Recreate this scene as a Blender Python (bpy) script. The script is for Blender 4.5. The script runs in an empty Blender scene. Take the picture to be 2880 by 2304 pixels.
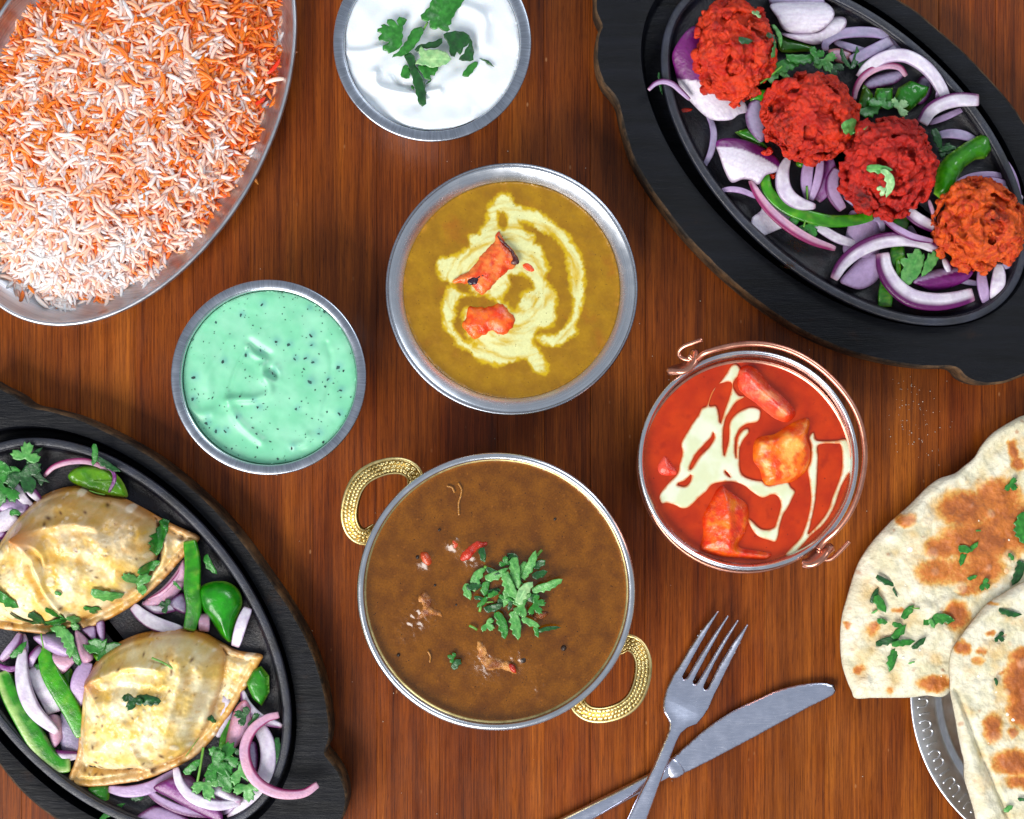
import bpy, math, random
import numpy as np
from mathutils import Vector, Matrix
from mathutils.geometry import delaunay_2d_cdt

random.seed(5)
rng = np.random.default_rng(7)
sc = bpy.context.scene
S = 0.00016            # one unit of the tables below is 0.16 mm of the real table
DC = 4600.0            # camera height in those units

# ---------------------------------------------------------------- camera
cam = bpy.data.cameras.new('camera')
cam_o = bpy.data.objects.new('camera', cam)
sc.collection.objects.link(cam_o)
cam_o.location = (0, 0, DC * S)
cam.sensor_width = 36.0
cam.lens = 36.0 * DC / 2880.0
cam.clip_start = 0.01
cam.clip_end = 20
sc.camera = cam_o

# ---------------------------------------------------------------- room light, window light and added fill
world = bpy.data.worlds.new('World'); sc.world = world; world.use_nodes = True
bg = world.node_tree.nodes['Background']
bg.inputs['Color'].default_value = (0.80, 0.88, 1.0, 1)
bg.inputs['Strength'].default_value = 0.35


def area(name, loc, target, size, power, col):
    l = bpy.data.lights.new(name, 'AREA'); l.shape = 'RECTANGLE'
    l.size, l.size_y = size; l.energy = power; l.color = col
    o = bpy.data.objects.new(name, l); sc.collection.objects.link(o)
    o.location = loc
    o.rotation_euler = (Vector(target) - Vector(loc)).to_track_quat('-Z', 'Y').to_euler()
    return o


area('window_light', (-1.15, -1.75, 1.75), (0, 0, 0), (2.0, 1.4), 104, (1.0, 0.97, 0.93))
area('added_fill_light', (1.3, 1.55, 1.75), (0, 0, 0), (1.2, 0.9), 24.0, (0.88, 0.94, 1.0))  # weak fill lamp, added opposite the window
sc.view_settings.view_transform = 'Standard'
sc.view_settings.look = 'None'
sc.view_settings.exposure = 0.28
sc.view_settings.gamma = 1.0


# ---------------------------------------------------------------- maths helpers
def hx(s):
    s = s.lstrip('#')
    c = np.array([int(s[i:i + 2], 16) / 255 for i in (0, 2, 4)])
    return np.where(c <= 0.04045, c / 12.92, ((c + 0.055) / 1.055) ** 2.4)


def k_(h):
    return (DC - h) / DC


def W(x, y, h=0.0):
    """photo position of a point that stands h above the table -> place on the table plan"""
    k = k_(h)
    return ((x - 1440) * k, (1152 - y) * k, h)


def frame(ox, oy, s):
    def f(*pts):
        return [(ox + p[0] / s, oy + p[1] / s) for p in pts]
    return f


FA = frame(1640, 0, 1.5685); FB = frame(0, 1060, 1.387); FC = frame(0, 0, 1.725)
FG = frame(1760, 920, 2.3958); FY = frame(1050, 430, 2.24); FK = frame(940, 1240, 2.0533)
FF = frame(1560, 1640, 2.5667); FN = frame(2280, 1140, 1.4817); FW = frame(900, 0, 2.695)
FM = frame(440, 750, 2.783); FKC = frame(1270, 1520, 4.54)


def _h(ix, iy, iz, seed):
    n = (ix * 374761393 + iy * 668265263 + iz * 2147483647 + seed * 1274126177) & 0xffffffff
    n = ((n ^ (n >> 13)) * 1274126177) & 0xffffffff
    n = (n ^ (n >> 16)) & 0xffff
    return n / 65535.0 * 2 - 1


def vnoise(x, y, z=0.0, seed=0):
    """gradient noise, about -1 .. 1"""
    x = np.asarray(x, float); y = np.asarray(y, float); z = np.asarray(z, float) + 0 * x
    x, y = x * .8 + y * .6 + 31.7, y * .8 - x * .6 + 11.3
    z = z + .37
    ix, iy, iz = (np.floor(a).astype(np.int64) for a in (x, y, z))
    fx, fy, fz = x - ix, y - iy, z - iz
    ux, uy, uz = (f * f * f * (f * (f * 6 - 15) + 10) for f in (fx, fy, fz))
    r = 0
    for dx in (0, 1):
        for dy in (0, 1):
            a1 = _h(ix + dx, iy + dy, iz, seed) * np.pi; a2 = _h(ix + dx, iy + dy, iz + 1, seed) * np.pi
            g = (np.cos(a1) * (1 - uz) + np.cos(a2) * uz) * (fx - dx) + (np.sin(a1) * (1 - uz) + np.sin(a2) * uz) * (fy - dy)
            r = r + (ux if dx else 1 - ux) * (uy if dy else 1 - uy) * g
    return r * 1.7


def blisters(x, y, n, box, rad, seed):
    """round bubbles: height 0..1"""
    r_ = np.random.default_rng(seed); out = np.zeros(len(x))
    for i in range(n):
        cx, cy = r_.uniform(box[0], box[2]), r_.uniform(box[1], box[3]); r = r_.uniform(*rad); e = r_.uniform(.7, 1.4); an = r_.uniform(0, 3)
        u = (x - cx) * math.cos(an) + (y - cy) * math.sin(an); v = -(x - cx) * math.sin(an) + (y - cy) * math.cos(an)
        q = (u / r) ** 2 + (v / r / e) ** 2
        out = np.maximum(out, sstep(1.2, .35, q) * r_.uniform(.5, 1))
    return out


def fbm(x, y, sc_, z=0.0, oct=4, seed=0):
    r = 0; a = 1; t = 0
    for o in range(oct):
        r = r + a * vnoise(x / sc_ + 17.3 * o, y / sc_ + 9.1 * o, np.asarray(z) / sc_, seed + o * 13)
        t += a; a *= .5; sc_ = sc_ / 2.03
    return r / t


def sstep(a, b, x):
    t = np.clip((x - a) / (b - a), 0, 1)
    return t * t * (3 - 2 * t)


def mixc(a, b, t):
    t = np.asarray(t)[..., None]
    return a * (1 - t) + b * t


def smooth(pts, closed=True, step=6.0):
    p = np.array(pts, float); n = len(p); out = []
    rngi = range(n if closed else n - 1)
    for i in rngi:
        if closed:
            a, b, c, d = p[i - 1], p[i], p[(i + 1) % n], p[(i + 2) % n]
        else:
            b, c = p[i], p[i + 1]
            a = p[i - 1] if i else 2 * b - c
            d = p[i + 2] if i + 2 < n else 2 * c - b
        L = np.linalg.norm(c[:2] - b[:2]); m = max(1, int(round(L / step)))
        for j in range(m):
            t = j / m
            out.append(0.5 * ((2 * b) + (-a + c) * t + (2 * a - 5 * b + 4 * c - d) * t * t + (-a + 3 * b - 3 * c + d) * t ** 3))
    if not closed:
        out.append(p[-1])
    return np.array(out)


def dens(pts, step):
    p = np.array(pts, float); out = []
    for i in range(len(p)):
        b, c = p[i], p[(i + 1) % len(p)]
        m = max(1, int(round(np.linalg.norm(c - b) / step)))
        for j in range(m):
            out.append(b + (c - b) * j / m)
    return np.array(out)


def inside(P, poly):
    x, y = P[:, 0][:, None], P[:, 1][:, None]
    a = poly; b = np.roll(poly, -1, 0)
    c = ((a[:, 1] > y) != (b[:, 1] > y)) & (x < (b[:, 0] - a[:, 0]) * (y - a[:, 1]) / (b[:, 1] - a[:, 1] + 1e-12) + a[:, 0])
    return c.sum(1) % 2 == 1


def dist(P, poly, closed=True):
    a = poly if closed else poly[:-1]
    b = np.roll(poly, -1, 0) if closed else poly[1:]
    out = np.empty(len(P)); ab = b - a; L = (ab ** 2).sum(1) + 1e-12
    for s in range(0, len(P), 4000):
        q = P[s:s + 4000][:, None, :]
        t = np.clip(((q - a) * ab).sum(2) / L, 0, 1)[..., None]
        out[s:s + 4000] = np.sqrt((((a + ab * t) - q) ** 2).sum(2).min(1))
    return out


# ---------------------------------------------------------------- object helpers
COL = sc.collection


def tag(o, label=None, cat=None, group=None, kind=None):
    if label: o['label'] = label
    if cat: o['category'] = cat
    if group: o['group'] = group
    if kind: o['kind'] = kind
    return o


def empty(name, loc, label, cat, group=None):
    o = bpy.data.objects.new(name, None); COL.objects.link(o)
    o.empty_display_size = 0.01
    o.location = Vector(loc) * S
    return tag(o, label, cat, group)


def build(name, v, f, mat, parent=None, col=None, flat=False, origin=None):
    v = np.asarray(v, float)
    if origin is None:
        lo, hi = v.min(0), v.max(0)
        origin = np.array([(lo[0] + hi[0]) / 2, (lo[1] + hi[1]) / 2, lo[2]])
    me = bpy.data.meshes.new(name)
    me.from_pydata(((v - origin) * S).tolist(), [], f if isinstance(f, list) else f.tolist())
    if not flat:
        me.polygons.foreach_set('use_smooth', [True] * len(me.polygons))
    if col is not None:
        a = me.color_attributes.new('Col', 'FLOAT_COLOR', 'POINT')
        c = np.ones((len(v), 4), np.float32); c[:, :3] = np.broadcast_to(col, (len(v), 3))
        a.data.foreach_set('color', c.ravel())
    me.materials.append(mat)
    me.update()
    o = bpy.data.objects.new(name, me); COL.objects.link(o)
    if parent is not None:
        o.parent = parent
        o.location = Vector(origin) * S - parent_loc(parent)
    else:
        o.location = Vector(origin) * S
    return o


def parent_loc(p):
    l = Vector(p.location)
    while p.parent is not None:
        p = p.parent; l += Vector(p.location)
    return l


def sheet(name, poly, h0, zf, mat, step=6.0, thick=4.0, colf=None, parent=None, holes=(), sm=True, bot=None, raw=False):
    """a solid with the outline poly (photo positions at height h0); zf gives its upper surface above h0"""
    P = smooth(poly, True, step) if sm else dens(poly, step)
    H = [smooth(h, True, step) for h in holes]
    lo, hi = P.min(0), P.max(0)
    gx = np.arange(lo[0], hi[0], step); gy = np.arange(lo[1], hi[1], step * .866)
    X, Y = np.meshgrid(gx, gy); X = X + (np.arange(len(gy)) % 2)[:, None] * step / 2
    G = np.c_[X.ravel(), Y.ravel()] + rng.uniform(-.12, .12, (X.size, 2)) * step
    G = G[inside(G, P)]
    G = G[dist(G, P) > step * .55] if len(G) else G
    for h in H:
        G = G[~inside(G, h)]; G = G[dist(G, h) > step * .5]
    V = [P] + H + [G]
    edges = []; base = 0
    for q in [P] + H:
        n = len(q); edges += [(base + i, base + (i + 1) % n) for i in range(n)]; base += n
    V = np.vstack([a for a in V if len(a)])
    r = delaunay_2d_cdt([Vector(p) for p in V.tolist()], edges, [], 0, 1e-5, False)
    vv = np.array([tuple(p) for p in r[0]]); ff = np.array([t for t in r[2]])
    cen = vv[ff].mean(1); keep = inside(cen, P)
    for h in H:
        keep &= ~inside(cen, h)
    ff = ff[keep]
    # image y runs down: keep faces counter clockwise in the plan
    a, b, c = vv[ff[:, 0]], vv[ff[:, 1]], vv[ff[:, 2]]
    cr = (b[:, 0] - a[:, 0]) * (c[:, 1] - a[:, 1]) - (b[:, 1] - a[:, 1]) * (c[:, 0] - a[:, 0])
    ff[cr > 0] = ff[cr > 0][:, ::-1]
    used = np.unique(ff); mp = -np.ones(len(vv), int); mp[used] = np.arange(len(used))
    vv = vv[used]; ff = mp[ff]
    d = dist(vv, P)
    for h in H:
        d = np.minimum(d, dist(vv, h))
    x, y = vv.T
    z = np.broadcast_to(zf(x, y, d), x.shape)
    zb = (bot(x, y, d) if bot else z - thick if thick > 0 else np.full(len(x), thick))
    zb = np.minimum(zb, z - 0.4)
    k = k_(h0); n = len(x)
    wx = (x - 1440) * k; wy = (1152 - y) * k
    v3 = np.r_[np.c_[wx, wy, h0 + z], np.c_[wx, wy, h0 + zb]]
    e = np.sort(np.r_[ff[:, [0, 1]], ff[:, [1, 2]], ff[:, [2, 0]]], 1)
    eu, cnt = np.unique(e[:, 0] * 10 ** 7 + e[:, 1], return_counts=True)
    bd = set(eu[cnt == 1].tolist())
    sides = []
    for t in ff.tolist():
        for i in range(3):
            p, q = t[i], t[(i + 1) % 3]
            if (min(p, q) * 10 ** 7 + max(p, q)) in bd:
                sides += [[q, p, p + n], [q, p + n, q + n]]
    F = np.vstack([ff, ff[:, ::-1] + n] + ([np.array(sides)] if sides else []))
    col = None
    if colf is not None:
        c = np.broadcast_to(colf(x, y, d), (n, 3)); col = np.r_[c, c]
    if raw:
        return v3, F, col
    return build(name, v3, F, mat, parent, col)


def sweep_raw(path, wf, tf, tilt=0.0, colf=None, m=14, e=0.75, cap=True):
    """rounded band along a 3D path; wf / tf: half width and half thickness; tilt in degrees about the path"""
    p = np.asarray(path, float); n = len(p)
    T = np.gradient(p, axis=0); T /= np.linalg.norm(T, axis=1)[:, None] + 1e-9
    N = np.cross(np.array([0, 0, 1.0]), T); N /= np.linalg.norm(N, axis=1)[:, None] + 1e-9
    B = np.cross(T, N)
    t = np.linspace(0, 1, n)
    tl = np.radians(tilt(t) if callable(tilt) else np.full(n, tilt))[:, None]
    N2 = N * np.cos(tl) + B * np.sin(tl); B2 = -N * np.sin(tl) + B * np.cos(tl)
    w = (wf(t) if callable(wf) else float(wf)) + 0 * t; h = (tf(t) if callable(tf) else float(tf)) + 0 * t
    a = np.arange(m) / m * 2 * np.pi
    ca = np.sign(np.cos(a)) * np.abs(np.cos(a)) ** e; sa = np.sign(np.sin(a)) * np.abs(np.sin(a)) ** e
    V = p[:, None, :] + N2[:, None, :] * (w[:, None] * ca)[..., None] + B2[:, None, :] * (h[:, None] * sa)[..., None]
    V = V.reshape(-1, 3)
    F = []
    for i in range(n - 1):
        for j in range(m):
            q = (j + 1) % m
            F.append([i * m + j, i * m + q, (i + 1) * m + q, (i + 1) * m + j])
    if cap:
        F.append([j for j in range(m)][::-1]); F.append([(n - 1) * m + j for j in range(m)])
    c = None
    if colf is not None:
        tt, s = np.meshgrid(t, ca, indexing='ij'); _, sb = np.meshgrid(t, sa, indexing='ij')
        c = colf(tt.ravel(), s.ravel(), sb.ravel())
    return V, F, c


def sweep(name, path, wf, tf, mat, parent=None, **kw):
    V, F, c = sweep_raw(path, wf, tf, **kw)
    return build(name, V, F, mat, parent, c)


def join_raw(items):
    V = []; F = []; C = []; b = 0
    for v, f, c in items:
        V.append(v); F += [[int(i) + b for i in q] for q in f]
        if c is not None: C.append(np.broadcast_to(c, (len(v), 3)))
        b += len(v)
    return np.vstack(V), F, (np.vstack(C) if C else None)


def lathe(name, cx, cy, prof, mat, parent=None, seg=144, tilt=None, ring=False):
    """profile of (radius, height) about the vertical through plan point (cx, cy)"""
    a = np.arange(seg) / seg * 2 * np.pi
    V = []
    for r, z in prof:
        V.append(np.c_[r * np.cos(a), r * np.sin(a), np.full(seg, z)])
    V = np.vstack(V); m = len(prof)
    if tilt:
        V = V @ np.array(tilt.to_matrix()).T
    V = V + [cx, cy, 0]
    F = []
    for i in range(m - 1):
        for j in range(seg):
            q = (j + 1) % seg
            F.append([i * seg + j, i * seg + q, (i + 1) * seg + q, (i + 1) * seg + j])
    if ring:
        for j in range(seg):
            q = (j + 1) % seg
            F.append([(m - 1) * seg + j, (m - 1) * seg + q, q, j])
    else:
        F.append([j for j in range(seg)][::-1]); F.append([(m - 1) * seg + j for j in range(seg)])
    return build(name, V, F, mat, parent)


def rprof(pts, step=4):
    return [tuple(q) for q in smooth(pts, False, step)]


def ell(cx, cy, a, b, ang, off=0.0, n=220):
    """ellipse in photo positions, pushed outwards by off"""
    t = np.arange(n) / n * 2 * np.pi; c, s = math.cos(math.radians(ang)), math.sin(math.radians(ang))
    x, y = a * np.cos(t), b * np.sin(t)
    nx, ny = b * np.cos(t), a * np.sin(t); l = np.hypot(nx, ny)
    x = x + nx / l * off; y = y + ny / l * off
    return np.c_[cx + x * c - y * s, cy + x * s + y * c]


def edist(x, y, cx, cy, a, b, ang):
    """rough inward distance from the ellipse"""
    c, s = math.cos(math.radians(ang)), math.sin(math.radians(ang))
    u = (x - cx) * c + (y - cy) * s; v = -(x - cx) * s + (y - cy) * c
    q = np.sqrt((u / a) ** 2 + (v / b) ** 2)
    return (1 - q) * b, q


def oval(name, E, href, prof, mat, parent=None, n=220, ring=False):
    """oval vessel: profile of (inset from the outer edge, height)"""
    V = []
    for ins, z in prof:
        p = ell(*E, off=-ins, n=n); k = k_(href)
        V.append(np.c_[(p[:, 0] - 1440) * k, (1152 - p[:, 1]) * k, np.full(n, z)])
    V = np.vstack(V); m = len(prof); F = []
    for i in range(m - 1):
        for j in range(n):
            q = (j + 1) % n
            F.append([i * n + q, i * n + j, (i + 1) * n + j, (i + 1) * n + q])
    if ring:
        for j in range(n):
            q = (j + 1) % n; F.append([(m - 1) * n + q, (m - 1) * n + j, j, q])
    else:
        F.append(list(range(n))); F.append([(m - 1) * n + j for j in range(n)][::-1])
    return build(name, V, F, mat, parent)


# ---------------------------------------------------------------- materials
def new_mat(name):
    m = bpy.data.materials.new(name); m.use_nodes = True
    nt = m.node_tree; b = nt.nodes['Principled BSDF']
    return m, nt, b


def nd(nt, t, **kw):
    n = nt.nodes.new(t)
    for k, v in kw.items():
        if hasattr(n, k): setattr(n, k, v)
        else: n.inputs[k].default_value = v
    return n


def coords(nt, scale=(1, 1, 1), rnd=False):
    tc = nd(nt, 'ShaderNodeTexCoord'); mp = nd(nt, 'ShaderNodeMapping')
    k = 1 / S / 100
    mp.inputs['Scale'].default_value = [k * s for s in scale]
    nt.links.new(tc.outputs['Object'], mp.inputs['Vector'])
    if rnd:
        oi = nd(nt, 'ShaderNodeObjectInfo'); mu = nd(nt, 'ShaderNodeMath', operation='MULTIPLY'); mu.inputs[1].default_value = 37.0
        nt.links.new(oi.outputs['Random'], mu.inputs[0]); nt.links.new(mu.outputs[0], mp.inputs['Location'])
    return mp.outputs[0]


def noise(nt, vec, scale, detail=4, rough=.5, dist=0.0):
    n = nd(nt, 'ShaderNodeTexNoise'); n.inputs['Scale'].default_value = scale
    n.inputs['Detail'].default_value = detail; n.inputs['Roughness'].default_value = rough
    n.inputs['Distortion'].default_value = dist
    nt.links.new(vec, n.inputs['Vector']); return n.outputs['Fac']


def ramp(nt, fac, stops):
    r = nd(nt, 'ShaderNodeValToRGB'); el = r.color_ramp.elements
    for i, (p, c) in enumerate(stops):
        e = el[i] if i < 2 else el.new(p)
        e.position = p; e.color = (*[float(v) for v in (hx(c) if isinstance(c, str) else (c, c, c))], 1)
    nt.links.new(fac, r.inputs[0]); return r.outputs['Color']


def mixn(nt, a, b, fac, mode='MIX'):
    m = nd(nt, 'ShaderNodeMix'); m.data_type = 'RGBA'; m.blend_type = mode
    for s, v in ((6, a), (7, b)):
        if hasattr(v, 'links'): nt.links.new(v, m.inputs[s])
        else: m.inputs[s].default_value = (*[float(q) for q in (hx(v) if isinstance(v, str) else v)], 1)
    if hasattr(fac, 'links'): nt.links.new(fac, m.inputs[0])
    else: m.inputs[0].default_value = fac
    return m.outputs[2]


def bump(nt, b, h, strength, d=1.0, normal=None):
    n = nd(nt, 'ShaderNodeBump'); n.inputs['Strength'].default_value = strength
    n.inputs['Distance'].default_value = d * S
    nt.links.new(h, n.inputs['Height'])
    if normal is not None: nt.links.new(normal, n.inputs['Normal'])
    nt.links.new(n.outputs[0], b.inputs['Normal']); return n.outputs[0]


def math_(nt, op, a, b):
    m = nd(nt, 'ShaderNodeMath', operation=op)
    for i, v in enumerate((a, b)):
        if hasattr(v, 'links'): nt.links.new(v, m.inputs[i])
        else: m.inputs[i].default_value = v
    return m.outputs[0]


def food(name, rough=.4, coat=0.0, sss=0.0, bs=8.0, bd=3.0, bst=.5, var=.25, vs=3.0, spec=.5, fleck=None):
    """colour from the mesh's own pigment layer, broken up by noise; fine relief from noise"""
    m, nt, b = new_mat(name)
    at = nd(nt, 'ShaderNodeAttribute', attribute_name='Col')
    v = coords(nt, rnd=True)
    n1 = noise(nt, v, vs, 5, .6)
    dark = ramp(nt, n1, [(.3, 1 - var), (.7, 1.0)])
    c = mixn(nt, at.outputs['Color'], dark, 1.0, 'MULTIPLY')
    if fleck:
        fc, fscale, fth = fleck
        vo = nd(nt, 'ShaderNodeTexVoronoi'); vo.inputs['Scale'].default_value = fscale
        nt.links.new(v, vo.inputs['Vector'])
        f = ramp(nt, vo.outputs['Distance'], [(fth, 1.0), (fth + .05, 0.0)])
        c = mixn(nt, c, fc, math_(nt, 'MULTIPLY', f, ramp(nt, noise(nt, v, fscale * .4, 1), [(.5, 0.0), (.6, 1.0)])))
    nt.links.new(c, b.inputs['Base Color'])
    b.inputs['Roughness'].default_value = rough
    b.inputs['Specular IOR Level'].default_value = spec
    b.inputs['Coat Weight'].default_value = coat; b.inputs['Coat Roughness'].default_value = .12
    if sss:
        b.inputs['Subsurface Weight'].default_value = sss
        b.inputs['Subsurface Radius'].default_value = (1, .7, .5); b.inputs['Subsurface Scale'].default_value = (30 if 'rice' in name else 12) * S
    bump(nt, b, noise(nt, v, bs, 6, .6), bst, bd)
    return m


def metal(name, col, rough=.3, polar=None, streak=(1, 1, 1), bst=.1, scale=6, tarnish=None, tscale=1.5, dark=.8):
    m, nt, b = new_mat(name)
    v2 = coords(nt)
    if polar:      # brushed round (or across) a turned rim
        sx = nd(nt, 'ShaderNodeSeparateXYZ'); nt.links.new(v2, sx.inputs[0])
        ang = math_(nt, 'ARCTAN2', sx.outputs[1], sx.outputs[0])
        ln = nd(nt, 'ShaderNodeVectorMath', operation='LENGTH'); nt.links.new(v2, ln.inputs[0])
        cb = nd(nt, 'ShaderNodeCombineXYZ')
        nt.links.new(math_(nt, 'MULTIPLY', ln.outputs['Value'], polar[0]), cb.inputs[0]); nt.links.new(math_(nt, 'MULTIPLY', ang, polar[1]), cb.inputs[1])
        v = cb.outputs[0]; sc1 = 1
    else:
        v = coords(nt, streak); sc1 = scale
    n = noise(nt, v, sc1, 4, .6)
    base = mixn(nt, col, [q * dark for q in hx(col)], ramp(nt, n, [(.35, 0.0), (.7, 1.0)]))
    if tarnish:
        base = mixn(nt, base, tarnish, ramp(nt, noise(nt, v2, tscale, 5, .7), [(.5, 0.0), (.72, .8)]))
    nt.links.new(base, b.inputs['Base Color'])
    b.inputs['Metallic'].default_value = 1
    r = ramp(nt, noise(nt, v2, 2.5, 4), [(.3, rough * .8), (.75, rough * 1.25)])
    nt.links.new(r, b.inputs['Roughness'])
    if name == 'cutlery_steel':
        for rot in (.3, 1.1, 2.2):
            sc = nd(nt, 'ShaderNodeTexVoronoi', feature='DISTANCE_TO_EDGE'); sc.inputs['Scale'].default_value = 1.0
            mp = nd(nt, 'ShaderNodeMapping'); mp.inputs['Rotation'].default_value = (0, 0, rot); mp.inputs['Scale'].default_value = (1.0, 16, 1)
            nt.links.new(v2, mp.inputs['Vector']); nt.links.new(mp.outputs[0], sc.inputs['Vector'])
            f = ramp(nt, sc.outputs['Distance'], [(.0, 1.0), (.012, 0.0)])
            base = mixn(nt, base, '#ffffff', math_(nt, 'MULTIPLY', f, .22))
            r = mixn(nt, r, (.5, .5, .5), math_(nt, 'MULTIPLY', f, .3))
        nt.links.new(base, b.inputs['Base Color']); nt.links.new(r, b.inputs['Roughness'])
    bump(nt, b, n, bst, .8)
    return m


def wood_mat():
    m, nt, b = new_mat('varnished_wood')
    v = coords(nt, (1, .022, 1), True); vf = coords(nt, (1, .018, 1), True); vb = coords(nt, (1, .35, 1), True)
    big = noise(nt, v, 1.7, 7, .66, .4)
    c = ramp(nt, big, [(.25, '#60300c'), (.42, '#824310'), (.55, '#9a5416'), (.68, '#b0661e'), (.85, '#c47a30')])
    fine = noise(nt, vf, 24, 7, .8)
    c = mixn(nt, c, ramp(nt, fine, [(.36, '#5c3216'), (.58, '#ffffff')]), .75, 'MULTIPLY')
    pores = noise(nt, coords(nt, (1, .05, 1), True), 38, 2, .5)
    c = mixn(nt, c, '#3a1605', ramp(nt, pores, [(.6, 0.0), (.72, .55)]))
    dk = noise(nt, coords(nt, (1, .03, 1), True), 2.6, 3, .5)
    c = mixn(nt, c, '#3c1606', ramp(nt, dk, [(.66, 0.0), (.74, .6)]))
    blot = noise(nt, vb, .5, 4, .6)
    c = mixn(nt, c, ramp(nt, blot, [(.3, '#c09470'), (.65, '#ffffff')]), .7, 'MULTIPLY')
    oi = nd(nt, 'ShaderNodeObjectInfo')
    c = mixn(nt, c, ramp(nt, oi.outputs['Random'], [(0, '#d8b898'), (.5, '#f4e0c8'), (1, '#ffffff')]), .6, 'MULTIPLY')
    sp = nd(nt, 'ShaderNodeTexVoronoi'); sp.inputs['Scale'].default_value = 2.2
    nt.links.new(coords(nt, (1, .45, 1), True), sp.inputs['Vector'])
    f = math_(nt, 'MULTIPLY', ramp(nt, sp.outputs['Distance'], [(.035, 1.0), (.075, 0.0)]), ramp(nt, noise(nt, vb, 1.1, 2), [(.5, 0.0), (.6, .5)]))
    c = mixn(nt, c, '#c08a5c', f)
    nt.links.new(c, b.inputs['Base Color'])
    b.inputs['Specular IOR Level'].default_value = .18
    nt.links.new(ramp(nt, noise(nt, vb, 2.5, 5), [(.3, .3), (.7, .5)]), b.inputs['Roughness'])
    b.inputs['Coat Weight'].default_value = .08; b.inputs['Coat Roughness'].default_value = .22
    h = math_(nt, 'ADD', fine, math_(nt, 'MULTIPLY', pores, .5))
    bump(nt, b, h, .3, 1.4)
    return m


def black_mat(name, c0, c1, rough, bs, bst, worn=None, streak=(1, 1, 1), bd=3.0, lo=.55, hi=.75, spec=.5):
    m, nt, b = new_mat(name)
    v = coords(nt, streak, True); v2 = coords(nt, (1, 1, 1), True)
    c = mixn(nt, c0, c1, ramp(nt, noise(nt, v, 1.6, 6, .65), [(.35, 0.0), (.7, 1.0)]))
    if worn:
        c = mixn(nt, c, worn, ramp(nt, noise(nt, v2, 1.3, 8, .72), [(lo, 0.0), (hi, .7)]))
    nt.links.new(c, b.inputs['Base Color'])
    nt.links.new(ramp(nt, noise(nt, v2, 4, 5), [(.3, rough * .8), (.7, rough * 1.2)]), b.inputs['Roughness'])
    b.inputs['Specular IOR Level'].default_value = spec
    bump(nt, b, noise(nt, v, bs, 7, .7), bst, bd)
    return m


M_wood = wood_mat()
M_steel = metal('brushed_steel', '#dfe3ea', .26, (26, 1.5), bst=.08)
M_rim = metal('steel_rim', '#b4bbc8', .3, (1.5, 60), bst=.12, dark=.68)
M_plate = metal('embossed_steel', '#eef0f5', .36, None, (1, 1, 1), .05, 3)
M_dish = metal('platter_steel', '#cdcfd6', .42, (40, 1.0), bst=.16, dark=.66)
M_cut = metal('cutlery_steel', '#dde2f6', .24, None, (1.5, 10, 1), .05, 2.2, dark=.88)
M_brass = metal('brass', '#e2cd90', .4, None, bst=.15, scale=6, tarnish='#8f7638', tscale=2.0)
M_gold = metal('aged_brass', '#a8843c', .36, None, bst=.2, scale=6, tarnish='#4f3512', tscale=1.5)
M_copper = metal('copper', '#e2a088', .33, None, bst=.12, scale=5, tarnish='#9a5640', tscale=2.0)
M_board = black_mat('blackened_board', '#030407', '#0e1018', .48, 6, 1.0, '#2b1a10', (.2, 1.6, 1), lo=.6, hi=.8, spec=.2)
M_boardside = black_mat('worn_board_edge', '#16130f', '#33271c', .7, 7, .9, '#7a5a3a', (1, 1, 1), lo=.44, hi=.68, spec=.3)
M_iron = black_mat('cast_iron', '#06070c', '#161826', .36, 12, .9, '#30191a', bd=3.0, lo=.5, hi=.75, spec=.45)
M_rimiron = black_mat('cast_iron_rim', '#12141c', '#262a3a', .4, 18, .7, '#3a3436', bd=2.2, spec=.6)
M_onion = food('onion_flesh', .34, .1, .12, 16, 2.2, .6, .2, 9)
M_pepper = food('pepper_skin', .26, .25, .0, 10, 2.6, .5, .35, 4)
M_leaf = food('coriander_leaf', .36, .1, .0, 14, 2.2, .6, .35, 9)
M_pastry = food('fried_pastry', .36, .12, .12, 20, 1.8, .4, .1, 14)
M_bread = food('flat_bread', .55, .05, .05, 10, 5, .8, .2, 9)
M_gravy = food('gravy', .17, .25, 0, 14, 1.6, .35, .42, 24, fleck=('#1c0d04', 9, .1))
M_yellow = food('yellow_gravy', .3, .05, 0, 20, 1.2, .3, .14, 16, fleck=('#4a2c02', 11, .1))
M_red = food('tomato_gravy', .2, .1, 0, 9, .9, .3, .12, 4, fleck=('#5c1204', 6, .07))
M_cream = food('cream', .28, .3, .15, 7, .8, .25, .04, 3)
M_yog = food('yogurt', .3, .1, .3, 2.0, 1.5, .2, .03, 2)
M_mint = food('mint_sauce', .38, .05, .15, 2.2, 1.0, .2, .06, 2)
M_chunk = food('cooked_chunk', .24, .15, .05, 9, 4, .8, .16, 6)
M_meat = food('meat', .24, .1, 0, 11, 6, 1.0, .3, 7)
M_rice = food('rice', .38, .05, .55, 10, .8, .2, .06, 5)
M_fleck = food('dark_fleck', .5, 0, 0, 8, 1, .3, .3, 8)

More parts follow.
